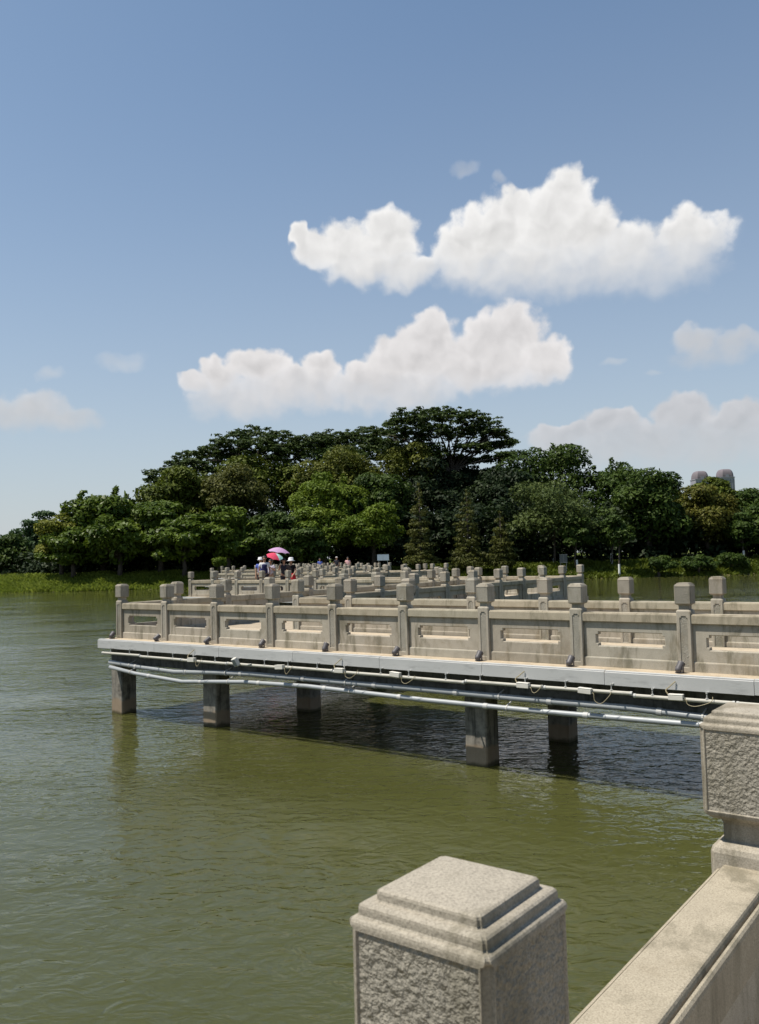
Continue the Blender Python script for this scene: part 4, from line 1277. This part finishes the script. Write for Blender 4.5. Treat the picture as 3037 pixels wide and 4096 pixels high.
    for s in (-1, 1):
        b.box((s * .032 - .011) * k, (s * .032 + .011) * k, .090 * k, .1005 * k, 1.541 * k, 1.550 * k)
    b.build('eyes', HAIR, e_)
    b = MB(); b.box(-.02 * k, .02 * k, .085 * k, .0945 * k, 1.487 * k, 1.493 * k); b.build('mouth', mat('lips', (.25, .09, .07)), e_)
    b = MB()
    for s in (-1, 1):
        b.tube([(s * .088 * k, -.002 * k, 1.52 * k), (s * .098 * k, -.008 * k, 1.54 * k), (s * .092 * k, -.006 * k, 1.565 * k)], [.010 * k, .014 * k, .008 * k], 6)
    b.build('ears', SKIN, e_)
    if hat is not None:
        hm, br, hh = hat
        b = MB()
        prof = [(.112, 0.0), (br, -.030), (br + .004, -.024), (.118, .010), (.112, hh * .75), (.085, hh), (.01, hh + .008)]
        b.loft([[(r_ * math.cos(q) * k, (r_ * 1.05 * math.sin(q) + .005) * k, (1.585 + z) * k) for q in [2 * math.pi * i / 20 for i in range(20)]] for r_, z in prof], True, True)
        b.build('hat', hm, e_, True)
    return e_, {s: e_.matrix_basis @ S_(wr[s]) for s in wr}
def umbrella(hand, apex, rad, cols, label, tilt):
    """shaft from the hand up to the apex, eight panels on ribs, small ferrule and hooked handle"""
    e_ = empty('umbrella', hand); tag(e_, label, 'umbrella')
    A = Vector(apex) - Vector(hand)
    ax = Vector(tilt).normalized()
    xx = ax.cross(Vector((0, 1, 0))).normalized(); yy = ax.cross(xx)
    sag = rad * 0.42
    def P3(r_, a, dz=0.0):
        t = r_ / rad
        return A - ax * (sag * t ** 1.9 + dz) + (xx * math.cos(a) + yy * math.sin(a)) * r_
    for i in range(8):
        a0, a1 = 2 * math.pi * i / 8, 2 * math.pi * (i + 1) / 8
        b = MB(); vs_, fs = [], []
        nr, na = 6, 4
        for side in (0, 1):
            for r_i in range(nr + 1):
                for a_i in range(na + 1):
                    t = r_i / nr; s = a_i / na
                    a = a0 + (a1 - a0) * s
                    scal = 1 - 0.07 * math.sin(s * math.pi) * t * t
                    vs_.append(P3(max(.004, rad * t * scal), a, 0.004 * side))
        N1 = (nr + 1) * (na + 1)
        for side in (0, 1):
            for r_i in range(nr):
                for a_i in range(na):
                    q = side * N1 + r_i * (na + 1) + a_i
                    f = (q, q + 1, q + na + 2, q + na + 1)
                    fs.append(f if side == 0 else f[::-1])
        b.add(vs_, fs); b.build('canopy_panel', cols[i], e_, True)
        b = MB(); b.tube([P3(rad * t, a0, .010) for t in (.02, .3, .6, .85, 1.02)], .004, 5); b.build('rib', M['bracket'], e_)
    b = MB(); b.tube([Vector((0, 0, -.12)), A + ax * .05], .006, 6); b.build('shaft', M['bracket'], e_)
    b = MB(); b.tube([(0, 0, -.02), (0, 0, -.13), (.02, 0, -.155), (.04, 0, -.14)], .012, 7); b.build('handle', M['lampdark'], e_)
DZP = DECK_Z + 0.048
C_NAVY = cloth('cloth_navy', (0.022, 0.022, 0.075)); C_WHITE = cloth('cloth_white', (0.62, 0.62, 0.64)); C_LAV = cloth('cloth_lavender', (0.46, 0.44, 0.54)); C_CHAR = cloth('cloth_charcoal', (0.035, 0.035, 0.045)); C_BLACK = cloth('cloth_black', (0.014, 0.011, 0.012)); C_RED = cloth('cloth_red', (0.38, 0.02, 0.03)); C_BLUE = cloth('cloth_blue', (0.10, 0.14, 0.42)); C_PINK = cloth('cloth_pink', (0.66, 0.40, 0.40)); C_MINT = cloth('cloth_mint', (0.36, 0.58, 0.54)); C_ROSE = cloth('cloth_rose', (0.40, 0.25, 0.40)); C_RED2 = cloth('cloth_umbrella_red', (0.50, 0.06, 0.11)); C_TAN = cloth('cloth_tan', (0.25, 0.2, 0.15))
person((-5.22, 38.4, DZP), math.pi + 0.1, 1.74, 'person in navy vest over white shirt walking towards us on the bridge', C_WHITE, C_CHAR, vest=C_NAVY)
person((-5.6, 39.9, DZP), math.pi, 1.66, 'person in white cap half hidden behind the navy vest', C_BLUE, C_CHAR, hat=(C_WHITE, 0.15, 0.10))
p5, h5 = person((-5.1, 39.6, DZP), math.pi - 0.3, 1.58, 'person in pale lavender shirt under the red and mint umbrella', C_LAV, C_TAN, arms={1: ((.24, .06, 1.12), (.12, .24, 1.28)), -1: ((-.24, .05, 1.10), (-.14, .26, 1.24))})
umbrella(h5[-1], (-4.81, 39.2, 3.49), 0.40, [C_RED2, C_RED2, C_RED2, C_MINT, C_MINT, C_RED2, C_RED2, C_RED2], 'small red and mint umbrella below the pink one', (0.30, -0.35, 1))
p2, h2 = person((-4.36, 38.5, DZP), math.pi + 0.2, 1.60, 'person in dark grey clothes holding the pink umbrella', C_CHAR, C_CHAR, arms={1: ((.25, .08, 1.12), (.20, .26, 1.30))})
umbrella(h2[1], (-4.52, 38.2, 3.75), 0.50, [C_ROSE] * 8, 'pink umbrella held high over the people on the bridge', (0.16, -0.06, 1))
person((-3.9, 37.2, DZP), math.pi - 0.4, 1.58, 'person in white brimmed hat, black top and red skirt on the bridge', C_BLACK, C_RED, hat=(C_WHITE, 0.185, 0.13), skirt=True, arms={-1: ((-.27, .04, 1.10), (-.20, .20, .92))})
person((-5.44, 76.5, DZP), math.pi, 1.62, 'distant person in blue shirt on the far part of the bridge', C_BLUE, C_CHAR)
person((-3.88, 75.3, DZP), math.pi, 1.72, 'distant grey-haired person in dark clothes on the far bridge', C_CHAR, C_CHAR, hair=HAIRG)
person((-2.88, 74.6, DZP), math.pi, 1.66, 'distant person in pink top on the far bridge', C_PINK, C_TAN)
